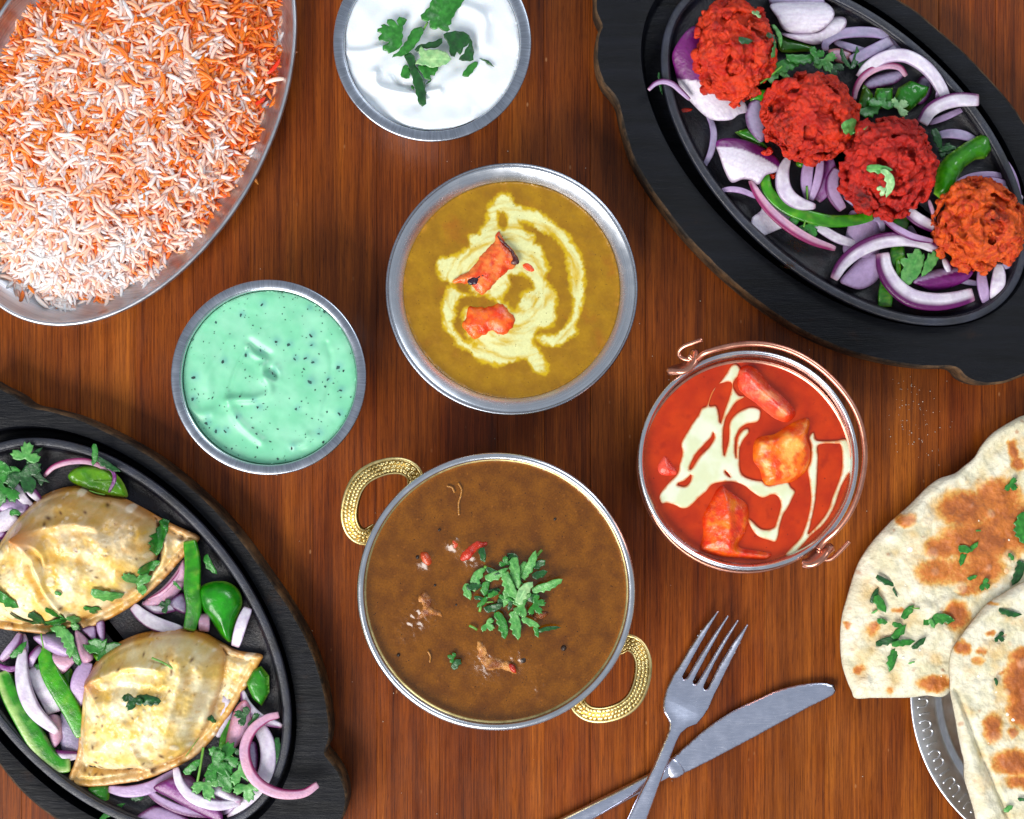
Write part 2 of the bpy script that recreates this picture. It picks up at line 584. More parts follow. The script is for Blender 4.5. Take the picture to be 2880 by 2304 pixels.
# ================================================================ table of upright staves
table = empty('table_top', (0, 0, -60), None, None); table['kind'] = 'structure'
seams = [-1120, -940, -770, -590, -420, -250, -90, 60, 225, 380, 545, 705, 880, 1060, 1235, 1400, 1530, 1660, 1814, 1988, 2150, 2320, 2480, 2640, 2800, 2960, 3130, 3300, 3460, 3640, 3800, 3980, 4150]
for i in range(len(seams) - 1):
    x0, x1 = seams[i] - 1440 + (.5 if seams[i] in (1660, 1814, 225, 2640) else .12), seams[i + 1] - 1440 - (.5 if seams[i + 1] in (1660, 1814, 225, 2640) else .12)
    y0, y1 = -2100, 2100; e = .8; zt = -rng.uniform(0, .3)
    V = [[x0, y0, -60], [x1, y0, -60], [x1, y1, -60], [x0, y1, -60],
         [x0, y0, zt - e], [x1, y0, zt - e], [x1, y1, zt - e], [x0, y1, zt - e],
         [x0 + e, y0, zt], [x1 - e, y0, zt], [x1 - e, y1, zt], [x0 + e, y1, zt]]
    F = [[3, 2, 1, 0], [0, 1, 5, 4], [1, 2, 6, 5], [2, 3, 7, 6], [3, 0, 4, 7], [4, 5, 9, 8], [5, 6, 10, 9], [6, 7, 11, 10], [7, 4, 8, 11], [8, 9, 10, 11]]
    build('plank', V, F, M_wood, table, flat=True)


def crumbs(name, n, sel, rad, color, kind_label, cat, zf=None):
    it = []
    for i in range(n):
        x, y = sel(); r = rng.uniform(*rad)
        c = np.array(W(x, y, 0)) + [0, 0, r * .6]
        a = rng.normal(size=(6, 3)); a = np.array([[1, 0, 0], [-1, 0, 0], [0, 1, 0], [0, -1, 0], [0, 0, .7], [0, 0, -.7]]) * r * rng.uniform(.6, 1.2, (6, 1))
        f = [[0, 2, 4], [2, 1, 4], [1, 3, 4], [3, 0, 4], [2, 0, 5], [1, 2, 5], [3, 1, 5], [0, 3, 5]]
        it.append((a + c, f, np.tile(hx(color), (6, 1))))
    v, f, c = join_raw(it)
    o = build(name, v, f, M_rice, None, c, flat=True)
    return tag(o, kind_label, cat, kind='stuff')


def crumb_pos():
    r = rng.uniform()
    if r < .35: return rng.normal(2575, 45), rng.normal(1190, 50)
    if r < .5: return rng.normal(2560, 30), rng.normal(1110, 30)
    return rng.uniform(700, 2560), rng.uniform(300, 2290)


crumbs('salt_crumbs', 150, crumb_pos, (.9, 2.2), '#d9c4a8', 'tiny pale salt crumbs sprinkled over the brown wood', 'crumbs')

# ================================================================ bowls


def bowl(name, cx, cy, zr, prof, mat, label, cat, group=None, extra=None):
    X, Y, _ = W(cx, cy, zr)
    e = empty(name, (X, Y, 0), label, cat, group)
    return e, X, Y


# --- white yogurt bowl
def small_bowl(cx, cy, R, zr, label, rim_in):
    e, X, Y = bowl('sauce_bowl', cx, cy, zr, None, None, label, 'bowl', 'small steel sauce bowls')
    k = k_(zr); Ro = R * k; Ri = rim_in * k
    out = smooth([(Ro * .60, 0), (Ro * .64, 8), (Ro * .80, zr * .35), (Ro * .93, zr * .8), (Ro * .965, zr - 10)], False, 8)
    inn = smooth([(Ri, zr - 1.5), (Ri - 3, zr - 8), (Ri - 7, zr * .8), (Ri - 30, zr * .4), (Ri - 80, 14), (4, 10)], False, 10)
    lathe('body', X, Y, [tuple(q) for q in out] + [(Ro * .97, zr - 9)] + [(Ri - 1.5, zr - 9)] + [tuple(q) for q in inn[2:]], M_steel, e)
    lathe('rim', X, Y, [(Ro * .972, zr - 7.5), (Ro - 1, zr - 7), (Ro, zr - 4.5), (Ro - .8, zr - 1.2), (Ro - 4, zr), (Ri + 2, zr + .6), (Ri, zr - .6), (Ri - .3, zr - 7.5)], M_rim, e, ring=True)
    return e, X, Y, Ri


def disc(cx, cy, r, n=140):
    a = np.arange(n) / n * 2 * np.pi
    return np.c_[cx + r * np.cos(a), cy + r * np.sin(a)]


def liquid(name, X, Y, zr, r, mat, zf, colf, label, cat, parent=None, step=5.0, thick=14):
    """liquid whose rim circle has plan centre X, Y; colour and relief are laid out on the liquid itself"""
    k = k_(zr); px, py = 1440 + X / k, 1152 - Y / k
    o = sheet(name, disc(px, py, r / k), zr, zf, mat, step, thick, colf, parent, sm=False)
    if parent is None: tag(o, label, cat)
    return o, px, py


def seg_ridge(x, y, pts, w):
    P = np.c_[x, y]; d = dist(P, smooth(pts, False, 8), False)
    return np.exp(-(d / w) ** 2)


eW, XW, YW, RiW = small_bowl(1215.5, 119.5, 279, 250, 'round steel bowl holding the white yogurt', 250)


def z_yog(x, y, d):
    z = fbm(x, y, 110, seed=3, oct=2) * 14
    for pts, w, a in ((FW((420, 560), (430, 640), (520, 690), (700, 720), (900, 700)), 13, 13), (FW((560, 560), (620, 640), (720, 650)), 14, -8),
                      (FW((1080, 50), (1200, 110), (1240, 200), (1230, 330)), 20, 10), (FW((220, 400), (350, 400), (480, 370)), 14, 8),
                      (FW((600, 900), (850, 960), (1150, 900)), 30, 7), (FW((950, 650), (1100, 560), (1180, 480)), 22, 8),
                      (FW((300, 700), (400, 850), (560, 940)), 25, -5)):
        z = z + seg_ridge(x, y, pts, w) * a * 1.6
    return z - 3 * np.exp(-d / 5)


yog, _, _ = liquid('yogurt', XW, YW, 236, RiW - 4.5, M_yog, z_yog, lambda x, y, d: hx('#dfe5ea') + 0 * x[:, None], 'smooth white yogurt with soft swirls under coriander leaves', 'yogurt')

eM, XM, YM, RiM = small_bowl(755, 1061.5, 275, 240, 'round steel bowl holding the pale green mint sauce', 250)


fl = [(930, 590, 16), (1210, 540, 16), (700, 695, 14), (1035, 615, 15), (520, 745, 15), (1080, 725, 14), (910, 830, 20), (290, 870, 18), (325, 1000, 11), (795, 1105, 16),
      (1095, 1115, 13), (660, 1020, 11), (410, 1035, 11), (395, 1185, 13), (392, 1230, 16), (465, 1290, 15), (537, 1290, 15), (1265, 1305, 17), (1430, 1155, 17),
      (1420, 790, 18), (1465, 815, 12), (1200, 905, 20), (1243, 967, 10), (1165, 720, 14), (1225, 750, 16), (1275, 685, 9), (815, 660, 16), (660, 380, 13), (465, 438, 11),
      (825, 300, 14), (1315, 350, 14), (1190, 330, 13), (1250, 312, 9), (870, 1100, 7), (838, 1072, 10), (760, 1055, 13), (1135, 1055, 9), (945, 1275, 11), (790, 1415, 11),
      (775, 1490, 9), (950, 1505, 11), (1060, 1420, 16), (590, 1425, 8), (890, 1370, 12), (1340, 885, 13), (1320, 940, 9), (1385, 915, 7), (1425, 650, 8), (1520, 680, 5),
      (1210, 620, 14), (700, 875, 10), (730, 860, 6), (1035, 875, 7), (1155, 805, 12), (1440, 970, 14), (1345, 1000, 8), (1335, 1138, 9), (1215, 1190, 9), (1270, 1200, 7), (1290, 1215, 7),
      (535, 1100, 7), (435, 1030, 10), (280, 1040, 14), (632, 1180, 13), (755, 1265, 12), (785, 1310, 10), (1305, 1375, 11), (675, 1360, 6), (285, 577, 7), (690, 398, 6), (785, 382, 5), (985, 370, 6), (1370, 530, 7)]


def z_mint(x, y, d):
    z = fbm(x, y, 90, seed=8, oct=3) * 5
    for pts, w, a in ((FM((830, 780), (840, 860), (890, 930), (880, 990), (780, 1030), (570, 1040)), 12, 10), (FM((940, 780), (960, 850), (940, 900), (860, 860)), 8, 6),
                      (FM((880, 820), (930, 850)), 12, -12), (FM((560, 1060), (620, 1170), (700, 1270), (820, 1360)), 13, 8), (FM((730, 600), (790, 640), (870, 690)), 14, -9),
                      (FM((720, 620), (760, 680), (840, 720)), 8, 7), (FM((570, 570), (500, 690), (400, 850), (410, 1000)), 12, 4), (FM((700, 650), (620, 800), (570, 960)), 5, -5),
                      (FM((1330, 600), (1370, 750), (1350, 950), (1300, 1150)), 8, -4), (FM((260, 1100), (340, 1150), (430, 1140)), 14, 7), (FM((1080, 1400), (1160, 1380), (1190, 1330)), 12, 7)):
        z = z + seg_ridge(x, y, pts, w) * a
    return z - 3 * np.exp(-d / 5)


def c_mint(x, y, d):
    c = mixc(hx('#74c49c'), hx('#8cd0ae'), sstep(-.4, .5, fbm(x, y, 80, seed=4)))
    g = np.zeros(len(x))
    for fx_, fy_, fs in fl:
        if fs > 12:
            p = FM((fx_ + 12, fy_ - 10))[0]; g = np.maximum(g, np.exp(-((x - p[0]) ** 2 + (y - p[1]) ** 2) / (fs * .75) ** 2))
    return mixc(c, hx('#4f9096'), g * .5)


mint, _, _ = liquid('mint_sauce', XM, YM, 218, RiM - 5.5, M_mint, z_mint, c_mint, 'pale mint green sauce flecked with dark herbs', 'sauce')
it = []
for i in range(170):
    a_, r__ = rng.uniform(0, 6.28), 700 * math.sqrt(rng.uniform(0, 1)); fl.append((880 + r__ * math.cos(a_), 870 + r__ * math.sin(a_), rng.uniform(2.5, 7)))
for i, (x, y, s) in enumerate(fl):
    p = FM((x, y))[0]; s = s * .36 * 1.0
    n = 7; a = np.sort(rng.uniform(0, 2 * np.pi, n)); an = rng.uniform(0, 3.1); el_ = rng.uniform(.35, .9)
    q = np.c_[np.cos(a) * s, np.sin(a) * s * el_] @ np.array([[math.cos(an), math.sin(an)], [-math.sin(an), math.cos(an)]])
    zz = float(z_mint(np.array([p[0]]), np.array([p[1]]), np.array([99.]))[0])
    wx, wy, _ = W(p[0], p[1], 218)
    top = np.c_[q + [wx, wy], np.full(n, 218 + zz + .9)]; low = top - [0, 0, 3]
    f = [list(range(n)), list(range(n, 2 * n))[::-1]] + [[j, j + n, (j + 1) % n + n, (j + 1) % n] for j in range(n)]
    it.append((np.r_[top, low], f, np.tile(hx('#1f4a44') * rng.uniform(.5, 1.6), (2 * n, 1))))
v, f, c = join_raw(it)
o = build('herb_fleck', v, f, M_fleck, mint, c, flat=True); o['kind'] = 'stuff'

# --- yellow curry bowl
XY_, YY_, _ = W(1439, 813, 230)
eY = empty('curry_bowl', (XY_, YY_, 0), 'wide steel bowl with a broad sloping rim around yellow curry', 'bowl')
k = k_(230); Ro = 354.5 * k
pr = smooth([(Ro * .5, 0), (Ro * .56, 10), (Ro * .78, 110), (Ro * .93, 195), (Ro * .985, 224)], False, 8)
pr2 = smooth([(Ro - 6, 231), (Ro - 22, 221), (Ro - 40, 204), (Ro - 52, 186), (Ro - 75, 130), (Ro - 130, 40), (Ro - 200, 14), (5, 12)], False, 8)
lathe('body', XY_, YY_, [tuple(q) for q in pr] + [tuple(q) for q in pr2], M_steel, eY)
lathe('rim', XY_, YY_, [(Ro * .984, 225.5), (Ro - 1, 226), (Ro + .5, 229), (Ro - 1, 232.5), (Ro - 4, 234), (Ro - 6.5, 232.6)], M_rim, eY, ring=True)

ZY = 196
creamY_out = FY((800, 258), (862, 262), (888, 318), (960, 352), (1060, 392), (1150, 452), (1220, 512), (1282, 590), (1312, 680), (1328, 780), (1322, 905), (1302, 1000), (1272, 1090), (1290, 1130), (1222, 1190), (1150, 1222), (1080, 1208), (1012, 1168), (1092, 1150), (1172, 1128), (1228, 1070), (1248, 980), (1258, 880), (1238, 780), (1226, 680), (1198, 596), (1130, 525), (1050, 478), (985, 445), (925, 425), (955, 480), (1002, 520), (1006, 585), (1052, 592), (1100, 715), (1082, 800), (1140, 872), (1152, 1000), (1118, 1086), (1050, 1118), (1005, 1190), (1060, 1262), (1098, 1340), (1080, 1388), (1020, 1370), (960, 1302), (860, 1322), (760, 1338), (662, 1310), (602, 1252), (542, 1222), (502, 1152), (442, 1100), (432, 1000), (452, 900), (478, 822), (422, 790), (397, 700), (432, 666), (502, 652), (562, 612), (618, 592), (600, 530), (652, 512), (702, 440), (722, 345), (770, 290))
creamY_holes = [FY((862, 770), (985, 790), (1000, 850), (942, 885), (905, 985), (845, 965), (795, 915), (860, 850)), FY((540, 930), (640, 892), (720, 905), (775, 945), (700, 985), (600, 985), (560, 1060), (590, 1150), (640, 1210), (560, 1170), (505, 1080)), FY((790, 380), (850, 400), (840, 470), (790, 460)),
                FY((505, 820), (560, 800), (620, 862), (700, 885), (640, 895), (540, 880))]
creamY = smooth(creamY_out, True, 6)
hY = [smooth(h, True, 6) for h in creamY_holes]
blobsY = [(760, 700, 170, 190), (740, 1060, 190, 140)]


def c_yel(x, y, d):
    c = mixc(hx('#8a6000'), hx('#9c7200'), sstep(-.5, .5, fbm(x, y, 60, seed=5)))
    c = mixc(c, hx('#96560a'), sstep(.1, .6, fbm(x, y, 90, seed=6)) * .6)
    x0, y0 = x, y; x = x0 + fbm(x0, y0, 55, seed=101) * 11; y = y0 + fbm(x0, y0, 55, seed=102) * 11
    P = np.c_[x, y]
    wob = fbm(x, y, 12, seed=9) * 9
    dd = dist(P, creamY) * np.where(inside(P, creamY), -1, 1)
    for h in hY: dd = np.maximum(dd, -(dist(P, h) * np.where(inside(P, h), -1, 1)))
    dd = dd + wob + fbm(x, y, 45, seed=19) * 9
    c = mixc(c, hx('#c8a800'), (1 - sstep(-2, 8, dd)) * .85)
    an_ = np.arctan2(y - 817, x - 1441) * 60; rd_ = np.hypot(x - 1441, y - 817)
    pale = mixc(hx('#c4a428'), hx('#d4d498'), sstep(-.45, .1, fbm(rd_ * 2.2, an_, 40, seed=11)))
    c = mixc(c, pale, 1 - sstep(-9, -1, dd + fbm(x, y, 25, seed=29) * 9))
    edge = sstep(.0, .5, fbm(x, y, 20, seed=12)) * np.exp(-d / 6)
    return mixc(c, hx('#c8862a'), edge * .7)


def z_yel(x, y, d):
    z = fbm(x, y, 70, seed=13, oct=3) * 2.6 + fbm(x, y, 12, seed=14, oct=2) * .5
    for cx, cy, rx, ry in blobsY:
        p = FY((cx, cy))[0]; q = ((x - p[0]) / (rx / 2.24)) ** 2 + ((y - p[1]) / (ry / 2.24)) ** 2
        z = z + 9 * np.exp(-q * 1.2)
    return z + 3 * np.exp(-d / 4)


cur, _, _ = liquid('yellow_curry', XY_, YY_, ZY, Ro - 46, M_yellow, z_yel, c_yel, 'mustard yellow curry with a swirl of cream', 'curry', step=3.4)


def lump(name, pts, h0, H, mat, c0, c1, label=None, cat=None, group=None, char=0, seed=0, rough=.35, parent=None, step=4.5, edge=14, c2=None, sink=14):
    def zf(x, y, d):
        b = 1 - np.exp(-d / edge)
        return H * b * (1 + rough * fbm(x, y, 26, seed=seed, oct=4)) + 1.6 * fbm(x, y, 8, seed=seed + 5, oct=2) - 2

    def cf(x, y, d):
        c = mixc(hx(c0), hx(c1), sstep(-.35, .35, fbm(x, y, 28, seed=seed + 1)))
        if c2: c = mixc(c, hx(c2), sstep(.05, .4, fbm(x, y, 36, seed=seed + 4)))
        if char:
            n = fbm(x, y, 26, seed=seed + 2)
            c = mixc(c, hx('#1a0e16'), sstep(.22, .34, n + char))
        return c
    Q = smooth(pts, True, 4); a = 3.2 if mat in (M_meat, M_chunk) and len(pts) > 6 else 0
    if a: Q = Q + np.c_[fbm(Q[:, 0], Q[:, 1], 14, seed=seed + 8, oct=2), fbm(Q[:, 0], Q[:, 1], 14, seed=seed + 9, oct=2)] * a * 1.6
    o = sheet(name, Q, h0, zf, mat, step, 0, cf, parent, bot=lambda x, y, d: -sink + 0 * x, sm=False)
    if label: tag(o, label, cat, group)
    return o


lump('tomato_chunk', FY((785, 490), (830, 560), (880, 610), (915, 690), (860, 735), (800, 790), (740, 850), (690, 890), (640, 860), (608, 825), (510, 820), (520, 790), (600, 740), (655, 680), (700, 620), (760, 560)), ZY + 8, 17, M_chunk, '#d03208', '#f08038', 'charred orange tandoori chunk in the middle of the yellow curry', 'tandoori chunk', 'tandoori chunks in the yellow curry', seed=31)
lump('char_patch', FY((595, 800), (640, 780), (690, 762), (705, 775), (660, 800), (650, 830), (600, 828)), ZY + 21, 3.5, M_chunk, '#1c1220', '#32182a', 'black charred flake on the lower edge of the orange tandoori chunk', 'char flake', seed=32, step=3, edge=4, sink=4)
lump('char_patch', FY((780, 525), (830, 560), (880, 620), (915, 680), (900, 705), (860, 695), (880, 655), (850, 600), (800, 560)), ZY + 19, 4.5, M_chunk, '#301418', '#5a2020', 'black charred crust down the right side of the orange tandoori chunk', 'char flake', seed=33, step=3, edge=4, sink=8)
lump('tomato_chunk', FY((600, 972), (700, 972), (800, 950), (850, 990), (890, 1050), (860, 1120), (800, 1150), (740, 1130), (640, 1170), (590, 1130), (565, 1080), (590, 1020)), ZY + 7, 16, M_chunk, '#dc3a08', '#f0701e', 'smooth orange tandoori chunk below the charred one in yellow curry', 'tandoori chunk', 'tandoori chunks in the yellow curry', seed=35)
lump('tomato_chunk', FY((930, 702), (980, 690), (1020, 740), (985, 755), (955, 745)), ZY + 1, 7, M_chunk, '#e8480f', '#d8501a', 'tiny red tandoori shred in cream beside the charred chunk', 'tandoori chunk', 'tandoori chunks in the yellow curry', seed=36, edge=6)

# --- brass karahi
XK, YK, _ = W(1395.4, 1664.7, 320)
eK = empty('karahi', (XK, YK, 0), 'two-handled round brass and steel karahi full of brown gravy', 'karahi')
k = k_(320); Ro = 391.5 * k
pr = smooth([(Ro * .45, 0), (Ro * .55, 8), (Ro * .82, 90), (Ro * .955, 220), (Ro * .97, 300)], False, 10)
lathe('body', XK, YK, [tuple(q) for q in pr] + [(Ro - 12, 306), (Ro - 21, 306), (Ro - 26, 280), (Ro - 60, 120), (Ro - 160, 20), (5, 14)], M_brass, eK)
lathe('rim', XK, YK, [(Ro - 11, 307)] + rprof([(Ro - 4, 308), (Ro, 313), (Ro - 1.5, 320), (Ro - 6, 324), (Ro - 12, 324.5), (Ro - 17, 321), (Ro - 19, 307)], 2), M_steel, eK, ring=True)


def c_gr(x, y, d):
    c = mixc(hx('#6a3a00'), hx('#7f4a02'), sstep(-.4, .4, fbm(x, y, 50, seed=41)))
    c = mixc(c, hx('#a8641a'), sstep(.3, .6, fbm(x, y, 9, seed=42)) * .6)
    c = mixc(c, hx('#562a02'), sstep(.1, .5, fbm(x, y, 60, seed=43)) * .4)
    return mixc(c, hx('#b4690c'), np.exp(-d / 5) * .8)


def z_gr(x, y, d):
    z = fbm(x, y, 80, seed=44, oct=3) * 2 + fbm(x, y, 9, seed=45, oct=2) * .5
    for px, py, r, a in ((530, 960, 90, 9), (900, 1230, 110, 9), (810, 640, 80, 8), (1020, 850, 210, 9), (530, 690, 50, 6), (1090, 1220, 100, 6), (690, 590, 40, 6), (430, 1060, 90, 3), (1190, 1420, 60, 3)):
        p = FK((px, py))[0]; z = z + (a * 1.3 + 3 * fbm(x, y, 16, seed=46, oct=3)) * np.exp(-((x - p[0]) ** 2 + (y - p[1]) ** 2) / (r / 2.05) ** 2)
    return z + 2.5 * np.exp(-d / 4)


ZK = 296
gr, _, _ = liquid('brown_gravy', XK, YK, ZK, Ro - 19.5, M_gravy, z_gr, c_gr, 'thick brown gravy with specks of spice', 'curry', step=4.2)
lump('meat_chunk', FK((500, 875), (540, 880), (570, 920), (575, 960), (620, 985), (625, 1015), (560, 1015), (510, 1030), (460, 1035), (480, 1000), (470, 950)), ZK + 6, 13, M_meat, '#7a3c08', '#c8843c', 'ragged brown meat piece left of the coriander heap in gravy', 'meat piece', 'meat pieces in the brown gravy', seed=51, rough=.9, edge=9, c2='#7a3a10')
lump('meat_chunk', FK((830, 1150), (880, 1180), (920, 1230), (980, 1260), (1040, 1300), (1050, 1345), (1000, 1330), (950, 1320), (900, 1330), (860, 1300), (820, 1230)), ZK + 6, 13, M_meat, '#80400a', '#d09048', 'long ragged meat piece below the coriander heap in gravy', 'meat piece', 'meat pieces in the brown gravy', seed=52, rough=.9, edge=9, c2='#a86018')
lump('tomato_piece', FK((730, 680), (745, 640), (780, 600), (830, 575), (890, 590), (870, 620), (830, 640), (810, 670), (770, 695)), ZK + 6, 12, M_chunk, '#a8200c', '#c03418', 'largest dark red tomato piece above the coriander heap', 'tomato piece', 'tomato pieces in the brown gravy', seed=53, rough=.7, edge=8)
lump('tomato_piece', FK((670, 570), (700, 562), (725, 600), (700, 630), (672, 605)), ZK + 4, 10, M_chunk, '#b0300e', '#c4481c', 'small round tomato piece beside the largest tomato piece', 'tomato piece', 'tomato pieces in the brown gravy', seed=54, edge=7)
lump('tomato_piece', FK((500, 645), (540, 645), (568, 690), (550, 725), (515, 715), (497, 680)), ZK + 4, 11, M_chunk, '#b43a12', '#c8541e', 'orange tomato piece next to a peppercorn, upper left in gravy', 'tomato piece', 'tomato pieces in the brown gravy', seed=55, edge=7)
lump('tomato_piece', FK((1010, 1290), (1040, 1300), (1050, 1340), (1020, 1330)), ZK + 15, 6, M_chunk, '#a01c0c', '#b83218', 'tiny red tomato scrap at the tip of the long meat piece', 'tomato piece', 'tomato pieces in the brown gravy', seed=56, edge=5)
lump('meat_chunk', FK((1000, 1205), (1060, 1190), (1130, 1210), (1165, 1255), (1110, 1262), (1050, 1240)), ZK + 3, 6, M_meat, '#74400a', '#a06a24', 'flat sunken meat piece right of the long meat piece', 'meat piece', 'meat pieces in the brown gravy', seed=57, rough=.9, edge=9)
lump('meat_chunk', FK((1150, 1000), (1200, 985), (1235, 1000), (1200, 1030), (1160, 1035)), ZK + 7, 8, M_meat, '#7a3a0a', '#a8642c', 'small dark meat piece under the right edge of the coriander heap', 'meat piece', 'meat pieces in the brown gravy', seed=58, rough=.8, edge=6)
for (x, y, r, lb) in ((482, 672, 6, 'black peppercorn touching the orange tomato piece'), (607, 515, 4, 'black peppercorn above the orange tomato piece'), (582, 835, 4, 'black peppercorn right above the ragged meat piece'), (370, 1238, 5, 'black peppercorn near the lower left rim of the karahi'), (1325, 1198, 8, 'large dark peppercorn below and right of the coriander heap'), (1090, 1265, 12, 'dark herb stalk bit beside the flat meat piece'), (705, 948, 3.5, 'black peppercorn left of the coriander heap'), (1275, 453, 4, 'black peppercorn near the upper right of the gravy')):
    p = FK((x, y))[0]
    lump('peppercorn', disc(p[0], p[1], r, 12).tolist(), ZK + 4, r * .8, M_fleck, '#140a06', '#2a160a', lb, 'peppercorn', 'peppercorns in the brown gravy', seed=60, edge=r * .4, step=2.2, sink=8)
for pts, lb in ((FK((715, 245), (735, 280), (730, 320), (718, 360), (720, 430)), 'curved ginger thread near the top of the gravy'), (FK((650, 262), (680, 270), (695, 300)), 'short faint ginger thread beside the curved one'), (FK((540, 1215), (555, 1245), (552, 1280)), 'ginger thread left of the coriander sprig in gravy')):
    q = smooth([(a, b, ZK + 4) for a, b in pts], False, 4); q = np.array([W(*r) for r in q])
    tag(sweep('ginger_thread', q, 2.2, 1.6, M_meat, m=8, colf=lambda t, s, b: hx('#b87a2c') + 0 * t[:, None]), lb, 'ginger', 'ginger threads in the gravy')

# handles (built once, turned half round for the other side)
hp = smooth([(q[0], q[1], 300) for q in FK((232, 520), (175, 545), (125, 515), (100, 440), (112, 340), (150, 250), (215, 190), (310, 155), (395, 155), (450, 190), (462, 240))], False, 5)
hw = np.array([W(a, b, 262) for a, b, _ in hp])
ht = np.linspace(0, 1, len(hw)); hw[:, 2] = 252 + 46 * np.sin(ht * np.pi) ** .7
hl = hw - [XK, YK, 0]


def handle_band(sign):
    a = hl.copy(); a[:, :2] *= sign; a = a + [XK, YK, 0]
    h = sweep('handle', a, lambda t: 19 + 2 * np.sin(t * 6), 9, M_gold, eK, m=16, e=.45, tilt=-18 if sign > 0 else -18)
    T = np.gradient(a, axis=0); T /= np.linalg.norm(T, axis=1)[:, None]
    N = np.cross([0, 0, 1.0], T); N /= np.linalg.norm(N, axis=1)[:, None]; B = np.cross(T, N)
    N2 = N * math.cos(math.radians(-18)) + B * math.sin(math.radians(-18)); B2 = -N * math.sin(math.radians(-18)) + B * math.cos(math.radians(-18))
    L = np.r_[0, np.cumsum(np.linalg.norm(np.diff(a, axis=0), axis=1))]
    its = []
    for j, s in enumerate(np.arange(14, L[-1] - 12, 8.6)):
        i = int(np.searchsorted(L, s))
        for r in (-1, 0, 1):
            off = r * 10.4 + rng.uniform(-1, 1); sh = (3.6 if r == 0 else 0)
            c = a[min(i, len(a) - 1)] + N2[i] * off + B2[i] * 9 + T[i] * sh
            an = rng.uniform(.4, .9) * (1 if r >= 0 else -1)
            u = np.arange(8) / 8 * 2 * np.pi
            d1 = T[i] * math.cos(an) + N2[i] * math.sin(an); d2 = -T[i] * math.sin(an) + N2[i] * math.cos(an)
            ring = lambda q, h: c + np.outer(np.cos(u) * 6.2 * q, d1) + np.outer(np.sin(u) * 4.3 * q, d2) + B2[i] * h
            V = np.vstack([ring(1, -1), ring(.95, 1.2), ring(.6, 2.0), [c + B2[i] * 2.3]])
            F = []
            for m_ in range(2):
                for q in range(8): F.append([m_ * 8 + q, m_ * 8 + (q + 1) % 8, m_ * 8 + 8 + (q + 1) % 8, m_ * 8 + 8 + q])
            for q in range(8): F.append([16 + q, 16 + (q + 1) % 8, 24])
            its.append((V, F, None))
    v, f, _ = join_raw(its)
    o = build('leaf_relief', v, f, M_brass, h); o['kind'] = 'stuff'
    # outer flange
    fl = a + N2 * (22 if np.dot(N2[len(a) // 2][:2], (a[len(a) // 2] - [XK, YK, 0])[:2]) > 0 else -22) - B2 * 2
    sweep('flange', fl, 5.5, 12, M_brass, h, m=12, e=.6, tilt=-10)
    gi = -1 if np.dot(N2[len(a) // 2][:2], (a[len(a) // 2] - [XK, YK, 0])[:2]) > 0 else 1
    sweep('inner_bead', a + N2 * 19 * gi + B2 * 8, 2.4, 2.4, M_brass, h, m=8)


handle_band(1); handle_band(-1)

# --- copper bucket
ZB = 400
XB, YB, _ = W(2105, 1295.5, ZB)
eB = empty('serving_bucket', (XB, YB, 0), 'small copper bucket with steel lining and swing handle holding red curry', 'bucket')
k = k_(ZB); Ro = 309.5 * k
pr = smooth([(Ro * .6, 0), (Ro * .7, 10), (Ro * .88, 110), (Ro * .965, 250), (Ro * .985, 340), (Ro * .975, 384)], False, 10)
from mathutils import Euler
lathe('body', XB - 2, YB - 16, [tuple(q) for q in pr] + [(Ro - 12, 388), (Ro - 20, 340), (Ro - 40, 200), (Ro - 90, 30), (5, 20)], M_copper, eB)
lathe('rim', XB, YB, [(Ro - 9, 389)] + rprof([(Ro - 3, 389), (Ro + .5, 394), (Ro - .5, 401), (Ro - 5, 404), (Ro - 9, 403), (Ro - 12, 398), (Ro - 15, 389), (Ro - 17, 370)], 2), M_steel, eB, ring=True)
ZR = 372


def c_red(x, y, d):
    c = mixc(hx('#a82800'), hx('#ba3400'), sstep(-.4, .4, fbm(x, y, 70, seed=61)))
    c = mixc(c, hx('#8a1a00'), sstep(.1, .5, fbm(x, y, 30, seed=62)) * .5)
    return mixc(c, hx('#d0560a'), np.exp(-d / 5) * .5)


red, _, _ = liquid('red_curry', XB, YB, ZR, Ro - 15.5, M_red, lambda x, y, d: fbm(x, y, 80, seed=63, oct=2) * 2 + 3 * np.exp(-d / 4), c_red, 'smooth tomato red curry', 'curry', step=5)
crA = FG((745, 250), (772, 285), (757, 330), (737, 352), (722, 400), (760, 460), (800, 470), (740, 510), (700, 570), (672, 620), (657, 700), (655, 800), (665, 865), (695, 760), (700, 650), (740, 590), (800, 552), (860, 540), (905, 560), (905, 612), (880, 642), (820, 652), (772, 682), (742, 740), (735, 820), (745, 882), (752, 760), (782, 702), (818, 685), (830, 712), (792, 762), (768, 820), (766, 900), (772, 970), (800, 1008), (860, 1030), (920, 1040), (960, 1068), (1040, 1050), (1090, 1045), (1112, 1080), (1140, 1110), (1120, 1160), (1090, 1220), (1062, 1262), (1040, 1330), (1015, 1440), (960, 1435), (892, 1410), (850, 1362), (822, 1292), (852, 1310), (902, 1355), (950, 1366), (1000, 1350), (1020, 1300), (1038, 1240), (1045, 1190), (1025, 1142), (985, 1128), (920, 1150), (850, 1110), (800, 1070), (720, 1042), (640, 1046), (582, 1062), (540, 1110), (490, 1152), (430, 1210), (380, 1222), (330, 1200), (280, 1186), (240, 1186), (230, 1130), (290, 1050), (348, 990), (365, 920), (382, 850), (376, 780), (420, 700), (450, 650), (492, 590), (512, 548), (548, 528), (580, 440), (640, 368), (682, 308), (712, 260))
crAh = FG((560, 525), (610, 400), (660, 375), (700, 370), (718, 390), (700, 470), (668, 560), (640, 650), (632, 640), (625, 580), (605, 532))
crAh1 = FG((590, 710), (596, 750), (562, 810), (500, 870), (442, 958), (430, 945), (468, 862), (530, 790), (575, 742))
